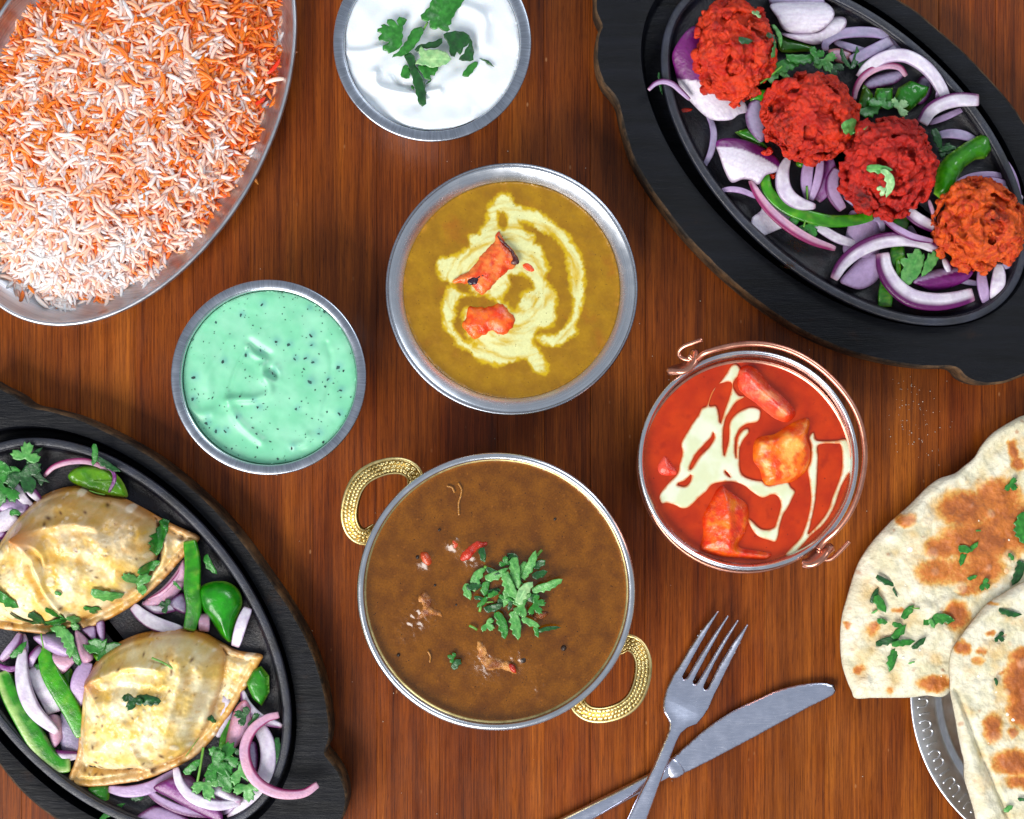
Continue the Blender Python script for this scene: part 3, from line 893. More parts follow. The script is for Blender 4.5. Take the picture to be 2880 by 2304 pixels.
crAh2 = FG((440, 995), (436, 1040), (400, 1074), (348, 1065), (352, 1052), (400, 1032))
crAh3 = FG((668, 968), (690, 985), (705, 1010), (690, 1005), (672, 985))
zc = lambda x, y, d: 2.6 * (1 - np.exp(-d / 4)) + fbm(x, y, 60, seed=65) * .8
cc = lambda x, y, d: mixc(hx('#c8682a'), mixc(hx('#ccd2ac'), hx('#d8dec4'), sstep(-.3, .3, fbm(x, y, 60, seed=66))), sstep(0, 7, d + fbm(x, y, 15, seed=67) * 3))
sheet('cream_swirl', crA, ZR + 3, zc, M_cream, 4, 5, cc, red, holes=[crAh, crAh1, crAh2, crAh3])
sheet('cream_swirl', FG((1265, 712), (1282, 760), (1340, 768), (1420, 765), (1490, 757), (1528, 840), (1530, 950), (1500, 990), (1450, 1080), (1402, 1220), (1332, 1330), (1252, 1400), (1182, 1480), (1130, 1530), (1075, 1538), (1112, 1490), (1170, 1430), (1208, 1350), (1236, 1250), (1248, 1150), (1238, 1040), (1226, 960), (1248, 900), (1250, 800), (1236, 742)), ZR + 3, zc, M_cream, 4, 5, cc, red,
      holes=[FG((1300, 795), (1420, 786), (1450, 800), (1460, 900), (1448, 1000), (1400, 1130), (1350, 1260), (1235, 1392), (1245, 1330), (1276, 1180), (1290, 1000), (1296, 880))])


def chunk(pts, ridge, H, lb, seed, c0='#d42a06', c1='#e64c0c', c2=None):
    def zf(x, y, d):
        z = H * (1 - np.exp(-d / 16)) * (1 + .18 * fbm(x, y, 40, seed=seed))
        if ridge: z = z + 14 * seg_ridge(x, y, ridge, 20) * sstep(0, 14, d)
        return z + 1.5 * fbm(x, y, 10, seed=seed + 7) - 2

    def cf(x, y, d):
        c = mixc(hx(c0), hx(c1), sstep(-.3, .3, fbm(x, y, 34, seed=seed + 1)))
        if c2: c = mixc(c, hx(c2), sstep(-.05, .3, fbm(x, y, 48, seed=seed + 3)) * sstep(4, 18, d))
        return c
    o = sheet('paneer_chunk', pts, ZR + 2, zf, M_chunk, 4.5, 0, cf, None, bot=lambda x, y, d: -12 + 0 * x)
    tag(o, lb, 'curry chunk', 'chunks in the red curry')


chunk(FG((760, 290), (830, 258), (900, 300), (960, 380), (1040, 450), (1120, 530), (1145, 590), (1090, 642), (1010, 620), (930, 560), (870, 510), (800, 460), (755, 400)), FG((800, 300), (900, 400), (1080, 580)), 24, 'long red chunk at the top of the red curry', 71, '#d02a0c', '#e04a20', '#ee8048')
chunk(FG((862, 790), (900, 740), (1000, 722), (1080, 670), (1150, 632), (1220, 615), (1240, 650), (1225, 740), (1250, 830), (1240, 920), (1200, 990), (1130, 1040), (1060, 1060), (940, 1065), (900, 960), (860, 900)), FG((900, 780), (1050, 740), (1220, 720)), 30, 'big orange-yellow chunk in the middle right of the red curry', 73, '#e04408', '#f07814', '#f4a84c')
chunk(FG((650, 1070), (690, 1100), (760, 1150), (820, 1200), (830, 1300), (800, 1400), (762, 1480), (900, 1510), (980, 1530), (940, 1568), (800, 1560), (650, 1550), (540, 1520), (500, 1490), (520, 1400), (520, 1280), (570, 1180), (610, 1100)), FG((660, 1090), (680, 1280), (690, 1480)), 30, 'tall wedge chunk at the bottom of the red curry', 75, '#d82c06', '#ea5208', '#f07c14')
chunk(FG((265, 870), (300, 910), (350, 980), (310, 1000), (240, 995), (215, 950), (235, 900)), None, 16, 'small red chunk at the left side of the red curry', 77, '#d82c14', '#e8523c')

# lugs and handle
def tube(name, pts, zs, r, mat, parent, m=12, step=5):
    p = [(a, b, z) for (a, b), z in zip(pts, zs)]
    q = smooth(p, False, step); q = np.array([W(*t) for t in q])
    return sweep(name, q, r, r, mat, parent, m=m, e=1.0)


arc = FG((420, 195), (468, 222), (540, 172), (700, 128), (850, 112), (1000, 128), (1150, 178), (1300, 270), (1430, 392), (1530, 530), (1590, 680), (1612, 850), (1598, 1000), (1558, 1150), (1500, 1270), (1420, 1372), (1345, 1440), (1300, 1500))
zs = [408, 412] + [440, 450, 455, 460, 462, 463, 463, 463, 462, 460, 458, 452, 444, 432] + [412, 408]
h = tube('handle', arc, zs, 7.2, M_copper, eB)
tube('hook', FG((468, 222), (400, 218), (362, 195), (362, 160), (395, 130), (450, 108), (515, 85)), [410, 404, 398, 400, 408, 416, 422], 5.6, M_copper, h)
tube('hook', FG((1300, 1500), (1315, 1545), (1350, 1568), (1390, 1558), (1440, 1515), (1505, 1445)), [408, 402, 400, 404, 410, 418], 5.6, M_copper, h)


def lug(pts, parent):
    q = smooth([(a, b, ZB - 4) for a, b in pts], False, 5); q = np.array([W(*t) for t in q])
    q[:, 2] += 8 * np.sin(np.linspace(0, np.pi, len(q)))
    return sweep('handle_lug', q, 9, lambda t: 12 + 18 * np.sin(t * np.pi), M_copper, parent, m=14, e=.7, tilt=22)


lug(FG((282, 300), (330, 288), (395, 275), (445, 225), (462, 160)), eB)
lug(FG((1190, 1590), (1235, 1585), (1290, 1545), (1340, 1500), (1390, 1480)), eB)

# ================================================================ rice platter
ER = (344.1, 293.1, 669.5, 428.7, -62.18)
cx, cy, _ = W(344, 293, 0)
eR = empty('rice_platter', (cx, cy, 0), 'large oval steel platter heaped with orange and white rice', 'platter')
oval('rim', ER, 78, [(3, 70), (0, 74), (.5, 80), (4, 84), (9, 84), (13, 80), (14, 72)], M_dish, eR, ring=True)
oval('body', ER, 70, [(70, 0), (30, 22), (10, 58), (4, 72), (12, 76), (15, 71), (22, 50), (40, 26), (60, 16), (80, 12), (140, 11), (300, 11)], M_dish, eR)

EM = (338, 284, 578, 362, -62.18)


def rice_h(x, y):
    d, q = edist(x, y, *EM)
    q = q + fbm(x, y, 90, seed=81, oct=3) * .05
    return 12 + 125 * np.clip(1 - q ** 2.6, 0, 1) ** .75 + fbm(x, y, 120, seed=82, oct=3) * 16 * sstep(1, .7, q)


# the heap is laid out on a plan at its mean height
HR = 90
mound = ell(*EM)
eG = empty('rice_heap', (cx, cy, 12), 'heap of white, peach and orange basmati rice grains', 'rice')


def c_heap(x, y, d):
    return mixc(hx('#ff8430'), hx('#ffb080'), sstep(-.4, .4, fbm(x, y, 60, seed=83)))


sheet('rice_bed', mound, HR, lambda x, y, d: rice_h(x, y) - HR - 8, M_rice, 16, 0, c_heap, eG, sm=False, bot=lambda x, y, d: 12.5 - HR + 0 * x)

PAL = [hx(c) for c in ('#fff6f0', '#fff0e2', '#ffd4ba', '#ff9c6c', '#ff7c1c', '#f4540a', '#ee3a08', '#ffe29c')]


def grain_mesh(Lh, R, curve, bend=0.0, n=8, m=6):
    u = np.linspace(-1, 1, n); a = np.arange(m) / m * 2 * np.pi
    r = R * np.clip(1 - np.abs(u) ** 3.2, 0.02, 1) ** .6
    V = np.empty((n, m, 3))
    V[..., 0] = (u * Lh)[:, None]
    V[..., 1] = (curve * (u ** 2 - .4))[:, None] + r[:, None] * np.cos(a)
    V[..., 2] = (bend * (u ** 2 - .4))[:, None] + r[:, None] * np.sin(a) * .85
    return V.reshape(-1, 3), np.repeat(u, m)


gn, gm = 8, 6
GF = [[i * gm + j, i * gm + (j + 1) % gm, (i + 1) * gm + (j + 1) % gm, (i + 1) * gm + j] for i in range(gn - 1) for j in range(gm)]
GF = [f[::-1] for f in GF]
GFa = np.array(GF)


def grain_col(u, key, tone):
    """pigment along a grain: tone 0 white .. 1 saffron"""
    a = PAL[0] * (1 - min(1, tone * 1.6)) + PAL[3] * min(1, tone * 1.6) if tone < .62 else PAL[4] * (1 - (tone - .62) / .38) + PAL[5] * (tone - .62) / .38
    kk = max(0, key) * .8; b = a * (1 - kk) + PAL[4] * kk
    t = np.clip((u + 1) / 2, 0, 1)[:, None]
    return a * (1 - t) + b * t


def tone_at(x, y):
    t = .53 + .8 * fbm(x, y, 70, seed=84, oct=3) + .18 * (1 - y / 850) - .40 * sstep(520, 800, y) + .1 * sstep(480, 0, y)
    t = t + .12 * sstep(550, 780, x) - .14 * fbm(x, y, 210, seed=85, oct=2)
    return np.clip(t + rng.normal(0, .19, np.shape(x)), 0, 1)


def place(n, zoff, spread):
    out = []
    while len(out) < n:
        x, y = rng.uniform(-60, 830), rng.uniform(-60, 900)
        d, q = edist(x, y, *EM)
        if q > 1.03 + .04 * math.sin(x * .05) + rng.normal(0, .02): continue
        out.append((x, y))
    P = np.array(out)
    z = rice_h(P[:, 0], P[:, 1]) + zoff + rng.uniform(-spread, spread, n)
    return P, z


N = 7000
P, z = place(N, -2, 8)
TN = np.clip(tone_at(P[:, 0], P[:, 1]) + (rice_h(P[:, 0], P[:, 1]) - 2 - z) * .04 - .03, 0, 1)
VV = []; CC = []; FFs = []
k = k_(HR)
for i in range(N):
    L = rng.uniform(25, 39); R = rng.uniform(5.0, 6.3)
    g, u = grain_mesh(L, R, rng.normal(0, 1) * 7, rng.normal(0, 2))
    ya = rng.uniform(0, np.pi * 2); pi_ = rng.normal(0, .17)
    cp, sp_ = math.cos(pi_), math.sin(pi_); c, s = math.cos(ya), math.sin(ya)
    x = g[:, 0] * cp - g[:, 2] * sp_; zz = g[:, 0] * sp_ + g[:, 2] * cp
    VV.append(np.c_[x * c - g[:, 1] * s + (P[i, 0] - 1440) * k, x * s + g[:, 1] * c + (1152 - P[i, 1]) * k, zz + max(z[i], 17)])
    CC.append(grain_col(u, rng.uniform(-.6, 1), TN[i])); FFs.append(GFa + i * gn * gm)
o = build('rice', np.vstack(VV), np.vstack(FFs), M_rice, eG, np.vstack(CC)); o['kind'] = 'stuff'
# the grains lying on top, one object each
variants = {}
P, z = place(300, 8, 4)
TN = tone_at(P[:, 0], P[:, 1]) * .75
for i in range(300):
    key = int(min(7, TN[i] * 8)) * 5 + int(rng.integers(0, 5))
    if key not in variants:
        g, u = grain_mesh(rng.uniform(28, 38), rng.uniform(5.6, 6.6), rng.choice([-1, 1]) * rng.uniform(3, 13), rng.normal(0, 2))
        me = bpy.data.meshes.new('rice_grain'); me.from_pydata((g * S).tolist(), [], GF)
        me.polygons.foreach_set('use_smooth', [True] * len(GF))
        a = me.color_attributes.new('Col', 'FLOAT_COLOR', 'POINT'); cl = np.ones((len(g), 4), np.float32)
        cl[:, :3] = grain_col(u, rng.uniform(-.3, 1), (key // 5 + .5) / 8); a.data.foreach_set('color', cl.ravel())
        me.materials.append(M_rice); variants[key] = me
    o = bpy.data.objects.new('rice_grain', variants[key]); COL.objects.link(o); o.parent = eG
    loc = Vector(((P[i, 0] - 1440) * k, (1152 - P[i, 1]) * k, z[i])) * S
    o.location = loc - parent_loc(eG); o.rotation_euler = (0, rng.normal(0, .15), rng.uniform(0, 6.28))


def loose(x, y, ang, L, tone, curve, lb, zz=22, col=None):
    g, u = grain_mesh(L, 6.2, curve)
    a = math.radians(ang); wx, wy, _ = W(x, y, zz)
    V = np.c_[g[:, 0] * math.cos(a) - g[:, 1] * math.sin(a) + wx, g[:, 0] * math.sin(a) + g[:, 1] * math.cos(a) + wy, g[:, 2] + zz]
    c = np.broadcast_to(hx(col), (len(V), 3)) if col else grain_col(u, .3, tone)
    tag(build('rice_grain', V, GF, M_rice, None, c), lb, 'rice grain', 'loose rice grains on the platter')


for (x, y, a, L, t, cv, lb, zz, cl) in (
        (1010, 1140, 50, 44, .9, -9, 'longest loose orange grain lying flat on the bare steel', 20, '#ea5e12'),
        (1210, 865, -20, 30, .8, -14, 'hooked orange grain on the platter at the right of the heap', 20, '#f08428'),
        (1330, 325, 50, 30, .9, 4, 'red grain pointing up to the platter rim on the right', 40, '#e03210'),
        (1250, 500, 35, 28, .9, 0, 'short straight bright red grain at the right edge of the heap', 48, '#e2300e'),
        (1335, 390, 12, 34, .2, -6, 'pale grain reaching out almost to the right rim', 42, None),
        (1310, 55, -75, 24, .05, 4, 'white grain on bare steel near the top right rim', 30, None),
        (1215, 735, 40, 16, .05, 2, 'stubby white grain on the bare steel right of the heap', 24, None),
        (325, 1527, 60, 9, .3, 0, 'tiny pale broken grain alone on the steel near the bottom rim', 20, '#e0b09a'),
        (520, 1450, 78, 26, .25, 3, 'peach grain sticking out below the heap', 24, None),
        (200, 1465, -45, 28, .05, 3, 'white grain pointing at the lower left rim', 24, None),
        (105, 1440, 75, 18, .7, 2, 'orange grain under the heap near the left frame edge', 24, '#e8742a'),
        (985, 1105, -70, 22, .6, 3, 'peach grain beside the longest loose orange grain', 24, '#f0a070'),
        (240, 1447, 5, 16, .02, 2, 'white grain lying level at the bottom edge of the heap', 24, None)):
    p = FC((x, y))[0]
    loose(p[0], p[1], a, L, t, cv, lb, zz, cl)

# ================================================================ sizzler boards and iron plates


def board(label, outline, rec, ht, hrec):
    P = smooth(outline, True, 9)
    R = rec[::2]
    k = k_(ht)
    X = P[:, 0].mean(), P[:, 1].mean()
    wx, wy, _ = W(X[0], X[1], 0)
    e = empty('sizzler_board', (wx, wy, 0), label, 'wooden board', 'blackened boards under the iron plates')
    # outward normals of the outline
    T = np.roll(P, -1, 0) - np.roll(P, 1, 0); Nn = np.c_[T[:, 1], -T[:, 0]]; Nn /= np.linalg.norm(Nn, axis=1)[:, None] + 1e-9
    ar = 0.5 * np.sum(P[:, 0] * np.roll(P[:, 1], -1) - np.roll(P[:, 0], -1) * P[:, 1])
    if ar < 0: Nn = -Nn
    wob = fbm(P[:, 0], P[:, 1], 30, seed=90, oct=3)[:, None] * 2.2
    top_loop = P - Nn * (7 + wob)
    n, m = len(P), len(R)
    G = []
    lo, hi = P.min(0), P.max(0)
    gx, gy = np.meshgrid(np.arange(lo[0], hi[0], 22), np.arange(lo[1], hi[1], 22)); g = np.c_[gx.ravel(), gy.ravel()] + rng.uniform(-3, 3, (gx.size, 2))
    g = g[inside(g, top_loop)]; g = g[dist(g, top_loop) > 12]; g = g[~inside(g, R)]; g = g[dist(g, R) > 10]
    V = np.vstack([top_loop, R, g])
    ed = [(i, (i + 1) % n) for i in range(n)] + [(n + i, n + (i + 1) % m) for i in range(m)]
    r = delaunay_2d_cdt([Vector(p) for p in V.tolist()], ed, [], 0, 1e-5, False)
    vv = np.array([tuple(p) for p in r[0]]); ff = np.array([t for t in r[2]]); c = vv[ff].mean(1)
    ff = ff[inside(c, top_loop) & ~inside(c, R)]
    a, b, cc_ = vv[ff[:, 0]], vv[ff[:, 1]], vv[ff[:, 2]]
    cr = (b[:, 0] - a[:, 0]) * (cc_[:, 1] - a[:, 1]) - (b[:, 1] - a[:, 1]) * (cc_[:, 0] - a[:, 0]); ff[cr > 0] = ff[cr > 0][:, ::-1]
    z = ht + fbm(vv[:, 0], vv[:, 1], 120, seed=91, oct=3) * 2.5
    z = z - 3 * np.exp(-np.minimum(dist(vv, R), 80) / 6)
    V3 = np.c_[(vv[:, 0] - 1440) * k, (1152 - vv[:, 1]) * k, z]
    build('top', V3, ff, M_board, e)
    # recess: wall and floor
    Z0 = ht + fbm(R[:, 0], R[:, 1], 120, seed=91, oct=3) * 2.5 - 3
    cen = R.mean(0); rings = []
    for q, zz in ((1.0, None), (.992, ht - 8), (.985, hrec + 6), (.97, hrec), (.5, hrec)):
        p = cen + (R - cen) * q; rings.append(np.c_[(p[:, 0] - 1440) * k, (1152 - p[:, 1]) * k, Z0 if zz is None else np.full(m, zz)])
    F = []
    for i in range(4):
        for j in range(m):
            q = (j + 1) % m; F.append([i * m + j, i * m + q, (i + 1) * m + q, (i + 1) * m + j])
    F.append([4 * m + j for j in range(m)])
    build('recess', np.vstack(rings), F, M_board, e)
    # worn edge
    Zt = ht + fbm(top_loop[:, 0], top_loop[:, 1], 120, seed=91, oct=3) * 2.5
    rings = []
    for off, zz in ((-1, None), (-.35, ht - 3), (0, ht - 9), (.05, ht * .5), (0, 8), (-.5, 1)):
        p = P + Nn * (off * (7 + wob)); rings.append(np.c_[(p[:, 0] - 1440) * k, (1152 - p[:, 1]) * k, Zt if zz is None else np.full(n, zz) + fbm(p[:, 0], p[:, 1], 18, seed=92, oct=2) * (2.0 if zz > 5 else 0)])
    F = []
    for i in range(5):
        for j in range(n):
            q = (j + 1) % n; f = [i * n + j, (i + 1) * n + j, (i + 1) * n + q, i * n + q]; F.append(f if ar > 0 else f[::-1])
    F.append([5 * n + j for j in range(n)])
    o = build('side', np.vstack(rings), F, M_boardside, e)
    o['label'] = 'worn outer edge with brown wood showing through'
    return e


def iron_plate(label, E, href):
    cx, cy, _ = W(E[0], E[1], 0)
    e = empty('iron_plate', (cx, cy, 66), label, 'iron plate', 'oval cast iron plates')
    oval('rim', E, href, [(2, 118), (0, 126), (0, 140), (1.5, 143), (5, 144), (17, 144), (20.5, 143), (23, 139)], M_rimiron, e, ring=True)
    oval('body', E, href, [(60, 66), (22, 70), (6, 110), (2.5, 117), (21, 137), (23.5, 138), (27, 124), (32, 112), (40, 106), (60, 103.5), (120, 102), (300, 102)], M_iron, e)
    return e


outTR = FA((50, -10), (53, 55), (74, 104), (76, 118), (62, 150), (54, 220), (62, 300), (88, 370), (130, 420), (152, 460), (165, 520), (185, 600), (222, 710), (292, 830), (378, 950), (470, 1062), (590, 1185), (700, 1282), (805, 1362), (920, 1438), (1050, 1506), (1180, 1556), (1350, 1600), (1500, 1622), (1620, 1624), (1655, 1636), (1680, 1664), (1720, 1686), (1780, 1698), (1860, 1690), (1945, 1660), (2040, 1640), (2080, 1640), (2200, 1640), (2310, 1560), (2340, 1400), (2300, 1260), (2230, 1200), (2210, 1050), (2150, 880), (2060, 700), (1950, 540), (1890, 455), (1800, 350), (1680, 225), (1560, 120), (1480, 52), (1400, 0), (1250, -80), (1050, -160), (800, -200), (560, -190), (420, -210), (330, -240), (180, -230), (60, -160))
board('black wooden board with scalloped handle under the iron plate of red fritters', outTR, ell(2354.1, 405.1, 655, 375, -138.8), 112, 64)
ETR = (2375.1, 418.8, 621.6, 355.7, -137.1)
iron_plate('oval cast iron plate carrying the red fritters', ETR, 143)
outBL = FB((-80, 10), (0, 40), (60, 70), (112, 108), (200, 128), (300, 156), (400, 200), (500, 252), (620, 325), (740, 420), (850, 522), (950, 640), (1050, 780), (1120, 880), (1190, 1000), (1240, 1120), (1275, 1250), (1290, 1370), (1284, 1432), (1272, 1468), (1300, 1502), (1335, 1560), (1353, 1620), (1352, 1680), (1330, 1740), (1280, 1810), (1200, 1850), (1080, 1862), (1000, 1840), (900, 1860), (760, 1880), (600, 1870), (450, 1830), (330, 1782), (200, 1718), (80, 1618), (0, 1522), (-100, 1400), (-180, 1220), (-230, 1000), (-270, 800), (-320, 700), (-380, 600), (-400, 450), (-350, 300), (-260, 180), (-160, 90))
board('black wooden board with knob handle and brown worn edge under the samosas', outBL, ell(300, 1786, 672, 424, -128.6), 112, 64)
EBL = (310.9, 1790.8, 639.5, 402.5, -128.56)
iron_plate('oval cast iron plate carrying the two samosas', EBL, 143)

# ================================================================ fritters: shreds of onion bound in red batter


def fritter(label, cx, cy, rx, ry, seed, c0, c1, cd, hh=100, tails=()):
    r_ = np.random.default_rng(seed)
    h0 = 104 + hh * .72
    wx, wy, _ = W(cx, cy, h0); k = k_(h0); RX, RY = rx * k, ry * k
    items = []
    # core
    a = np.linspace(0, 2 * np.pi, 28, endpoint=False); b = np.linspace(-np.pi / 2, np.pi / 2, 15)
    V = np.array([[math.cos(p) * math.cos(q) * RX * .84, math.cos(p) * math.sin(q) * RY * .84, math.sin(p) * hh * .8] for p in b for q in a])
    F = [[i * 28 + j, i * 28 + (j + 1) % 28, (i + 1) * 28 + (j + 1) % 28, (i + 1) * 28 + j] for i in range(14) for j in range(28)]
    items.append((V, F, None))
    # folded shreds lying over the core, many following one swirl
    cxn, cyn = r_.normal(0, .25, 2)
    for i in range(38):            # broad folds following one swirl
        t0 = r_.uniform(0, 2 * np.pi); rr = math.sqrt(r_.uniform(.02, 1.0)); n = 8; ln = r_.uniform(.5, 1.3) / max(rr, .45)
        dr = r_.normal(0, .22); pts = []; wv = r_.uniform(0, 6); lift = r_.uniform(-5, 7)
        for j in range(n):
            t = j / (n - 1) - .5
            a_ = t0 + t * ln; ra = np.clip(rr + dr * t + .06 * math.sin(wv + t * 8), .02, 1.02)
            x_ = math.cos(a_) * ra + cxn * (1 - ra); y_ = math.sin(a_) * ra + cyn * (1 - ra)
            zz = math.sqrt(max(0, 1.05 - x_ * x_ - y_ * y_)) * hh * .85 + lift
            pts.append([x_ * RX * .93, y_ * RY * .93, zz])
        q = smooth(pts, False, 9)
        w = r_.uniform(9, 22); t_ = r_.uniform(6, 11.0)
        v, f, _ = sweep_raw(q, lambda t: w * (np.sin(t * np.pi) * .6 + .4), lambda t: t_ * (np.sin(t * np.pi) * .6 + .4), m=9, e=.9, tilt=r_.uniform(-45, 45))
        items.append((v, f, None))
    for i in range(34):            # knobs round the flank
        a_ = r_.uniform(0, 2 * np.pi); zz = r_.uniform(-.3, .35) * hh; q = r_.uniform(.86, 1.0)
        c_ = np.array([math.cos(a_) * RX * q, math.sin(a_) * RY * q, zz]); d_ = np.array([-math.sin(a_), math.cos(a_), r_.normal(0, .4)]) * r_.uniform(8, 22)
        items.append(sweep_raw(smooth([tuple(c_ - d_), tuple(c_ + r_.normal(0, 3, 3)), tuple(c_ + d_)], False, 6), r_.uniform(6, 12), r_.uniform(6, 11), m=8, e=1)[:2] + (None,))
    for tpts in tails:
        q = [(x - 0, y - 0, z) for x, y, z in tpts]
        q = np.array([W(*t) for t in smooth(q, False, 6)]) - [wx, wy, 104 + hh * .5]
        items.append(sweep_raw(q, 9, 8, m=8, e=1)[:2] + (None,))
    v, f, _ = join_raw(items)
    v = v + [wx, wy, 104 + hh * .5]
    v[:, 2] = np.maximum(v[:, 2], 106)
    me_mat = fr_mat('fritter_batter_%d' % seed, c0, c1, cd)
    o = build('fritter', v, f, me_mat)
    tag(o, label, 'fritter', 'round fritters on the iron plate')
    m = o.modifiers.new('bind', 'REMESH'); m.mode = 'VOXEL'; m.voxel_size = 2.6 * S; m.use_smooth_shade = True
    m = o.modifiers.new('soften', 'SMOOTH'); m.factor = .5; m.iterations = 3
    for nm, sz, st in (('batter_lumps', 40, 30), ('batter_ridges', 30, -5), ('batter_grain', 9, 3.5)):
        tx = bpy.data.textures.get(nm)
        if tx is None:
            tx = bpy.data.textures.new(nm, 'MUSGRAVE' if 'ridge' in nm else 'CLOUDS'); tx.noise_scale = sz * S
            if 'ridge' in nm: tx.musgrave_type = 'RIDGED_MULTIFRACTAL'; tx.octaves = 3
            else: tx.noise_depth = 3
        m = o.modifiers.new(nm, 'DISPLACE'); m.texture = tx; m.strength = st * S; m.mid_level = .5; m.texture_coords = 'LOCAL'
    return o


def fr_mat(name, c0, c1, cd):
    m, nt, b = new_mat(name)
    v = coords(nt, (1, 1, 1), True)
    n = noise(nt, v, 1.6, 6, .65, .8)
    c = ramp(nt, n, [(.3, c0), (.48, c1), (.56, c0), (.7, c1)])
    n2 = noise(nt, v, 5, 6, .7)
    c = mixn(nt, c, cd, ramp(nt, n2, [(.5, 0.0), (.7, .65)]))
    n3 = noise(nt, v, 1.15, 6, .7)
    c = mixn(nt, c, '#240609', ramp(nt, n3, [(.56, 0.0), (.70, .9)]))
    nt.links.new(c, b.inputs['Base Color'])
    b.inputs['Roughness'].default_value = .3; b.inputs['Specular IOR Level'].default_value = .45
    bump(nt, b, noise(nt, v, 16, 7, .75), 1.0, 5)
    return m


pk = lambda x, y: FA((x, y))[0]
fr1 = fritter('tallest bright red onion fritter, cut by the top of the picture', *pk(668, 222), 117, 148, 101, '#b81204', '#dc3c0a', '#8a0a04', 112)
fr2 = fritter('red onion fritter with a thin curled shred hanging at its lower left', *pk(1000, 512), 132, 126, 202, '#ac0e04', '#d43208', '#780605', 112,
              tails=[[(*pk(830, 660), 150), (*pk(800, 690), 140), (*pk(800, 740), 126), (*pk(815, 775), 120), (*pk(845, 780), 120)]])
fr3 = fritter('largest red onion fritter topped with a pale green coriander shred', *pk(1350, 738), 141, 145, 303, '#a40c06', '#c62208', '#5c0406', 118)
fr4 = fritter('orange onion fritter without any coriander on it', *pk(1748, 996), 130, 132, 404, '#bc2c04', '#e05c0c', '#942006', 112)
tag(lump('batter_crumb', FA((418, 482), (450, 474), (485, 478), (475, 492), (440, 503), (425, 500)), 104, 7, M_chunk, '#a8200c', '#c23018', seed=105, edge=4, step=3, sink=0), 'small red batter crumb alone on the black plate', 'crumb')

# ================================================================ samosas


def crumb_of(x, y, pts, w, s=1.0):
    return np.exp(-dist(np.c_[x, y], np.array(pts, float), False) ** 2 / (w * w)) * s


def samosa(label, outline, nose, folds, h0, H, seed, specks, body, tan_shade):
    P = smooth(outline, True, 6)
    nx, ny = nose; BD = smooth(body, True, 8)
    bx = (*P.min(0), *P.max(0))

    def zf(x, y, d):
        b = np.clip(d / 150, 0, 1)
        Q = np.c_[x, y]; di = dist(Q, BD) * inside(Q, BD)
        t1 = np.clip(di / 62, 0, 1); t2 = np.clip(di / 165, 0, 1)
        z = 10 * (1 - np.exp(-d / 3)) + H * (.42 * np.sqrt(1 - (1 - t1) ** 2) + .58 * np.sin(t2 * np.pi / 2))
        z = z + (1 - sstep(0, 12, di)) * 5 * fbm(x, y, 22, seed=seed + 30)
        # crown pulled towards the nose, where three folds meet
        r = np.hypot(x - nx, y - ny)
        z = z + 66 * np.exp(-(r / 60) ** 1.4) * sstep(5, 60, d) + 30 * np.exp(-(r / 20) ** 2) * sstep(5, 40, d)
        for pts, w, a in folds:
            z = z + 1.5 * a * seg_ridge(x, y, pts, w) * sstep(0, 18, d)
        z = z + fbm(x, y, 90, seed=seed, oct=2) * 20 * sstep(0, 50, d) - 9 * np.exp(-((d - 22) / 6) ** 2) + fbm(x, y, 34, seed=seed + 1, oct=3) * 9 * sstep(0, 30, d)
        bl = np.maximum(blisters(x, y, 26, bx, (7, 15), seed), blisters(x, y, 130, bx, (2.5, 6.5), seed + 50)); z = z + bl * 3.4
        return z + fbm(x, y, 9, seed=seed + 3, oct=2) * .9

    def cf(x, y, d):
        c = mixc(hx('#e4c067'), hx('#f6e8bc'), sstep(-.35, .35, fbm(x, y, 70, seed=seed + 5)))
        c = mixc(c, hx('#d49c34'), sstep(-.02, .5, fbm(x, y, 55, seed=seed + 6)) * .65)
        c = mixc(c, hx('#b4701e'), tan_shade(x, y))  # tan over the upper side: its shade painted into the crust colour
        c = mixc(c, hx('#e2ae08'), sstep(.2, .45, fbm(x, y, 40, seed=seed + 7)) * .55)
        r = np.hypot(x - nx, y - ny)
        c = mixc(c, hx('#cc6f1e'), np.exp(-(r / 42) ** 2) * .8)
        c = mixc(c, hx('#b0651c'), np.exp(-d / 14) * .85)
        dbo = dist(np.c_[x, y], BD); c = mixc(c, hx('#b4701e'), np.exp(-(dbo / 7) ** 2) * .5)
        bl = np.maximum(blisters(x, y, 26, bx, (7, 15), seed) * .8, blisters(x, y, 130, bx, (2.5, 6.5), seed + 50) * .7); c = mixc(c, hx('#fbf2dc'), bl * .7)
        c = mixc(c, hx('#c8862a'), sstep(.25, .6, fbm(x, y, 11, seed=seed + 21, oct=3)) * .5)
        c = mixc(c, hx('#8a4a14'), blisters(x, y, 70, bx, (1.5, 3.2), seed + 60) * .8)
        for (sx, sy, sr) in specks:
            q = FB((sx, sy))[0]; an = (sx * 7 + sy) % 3.1
            u = (x - q[0]) * math.cos(an) + (y - q[1]) * math.sin(an); w_ = -(x - q[0]) * math.sin(an) + (y - q[1]) * math.cos(an)
            c = mixc(c, hx('#5a2c10'), np.exp(-((u / (sr * 1.1)) ** 2 + (w_ / (sr * .55)) ** 2)) * .95)
        return c
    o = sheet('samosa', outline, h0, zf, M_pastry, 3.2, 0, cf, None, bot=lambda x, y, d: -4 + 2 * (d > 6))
    tag(o, label, 'samosa', 'samosas on the iron plate')
    return zf


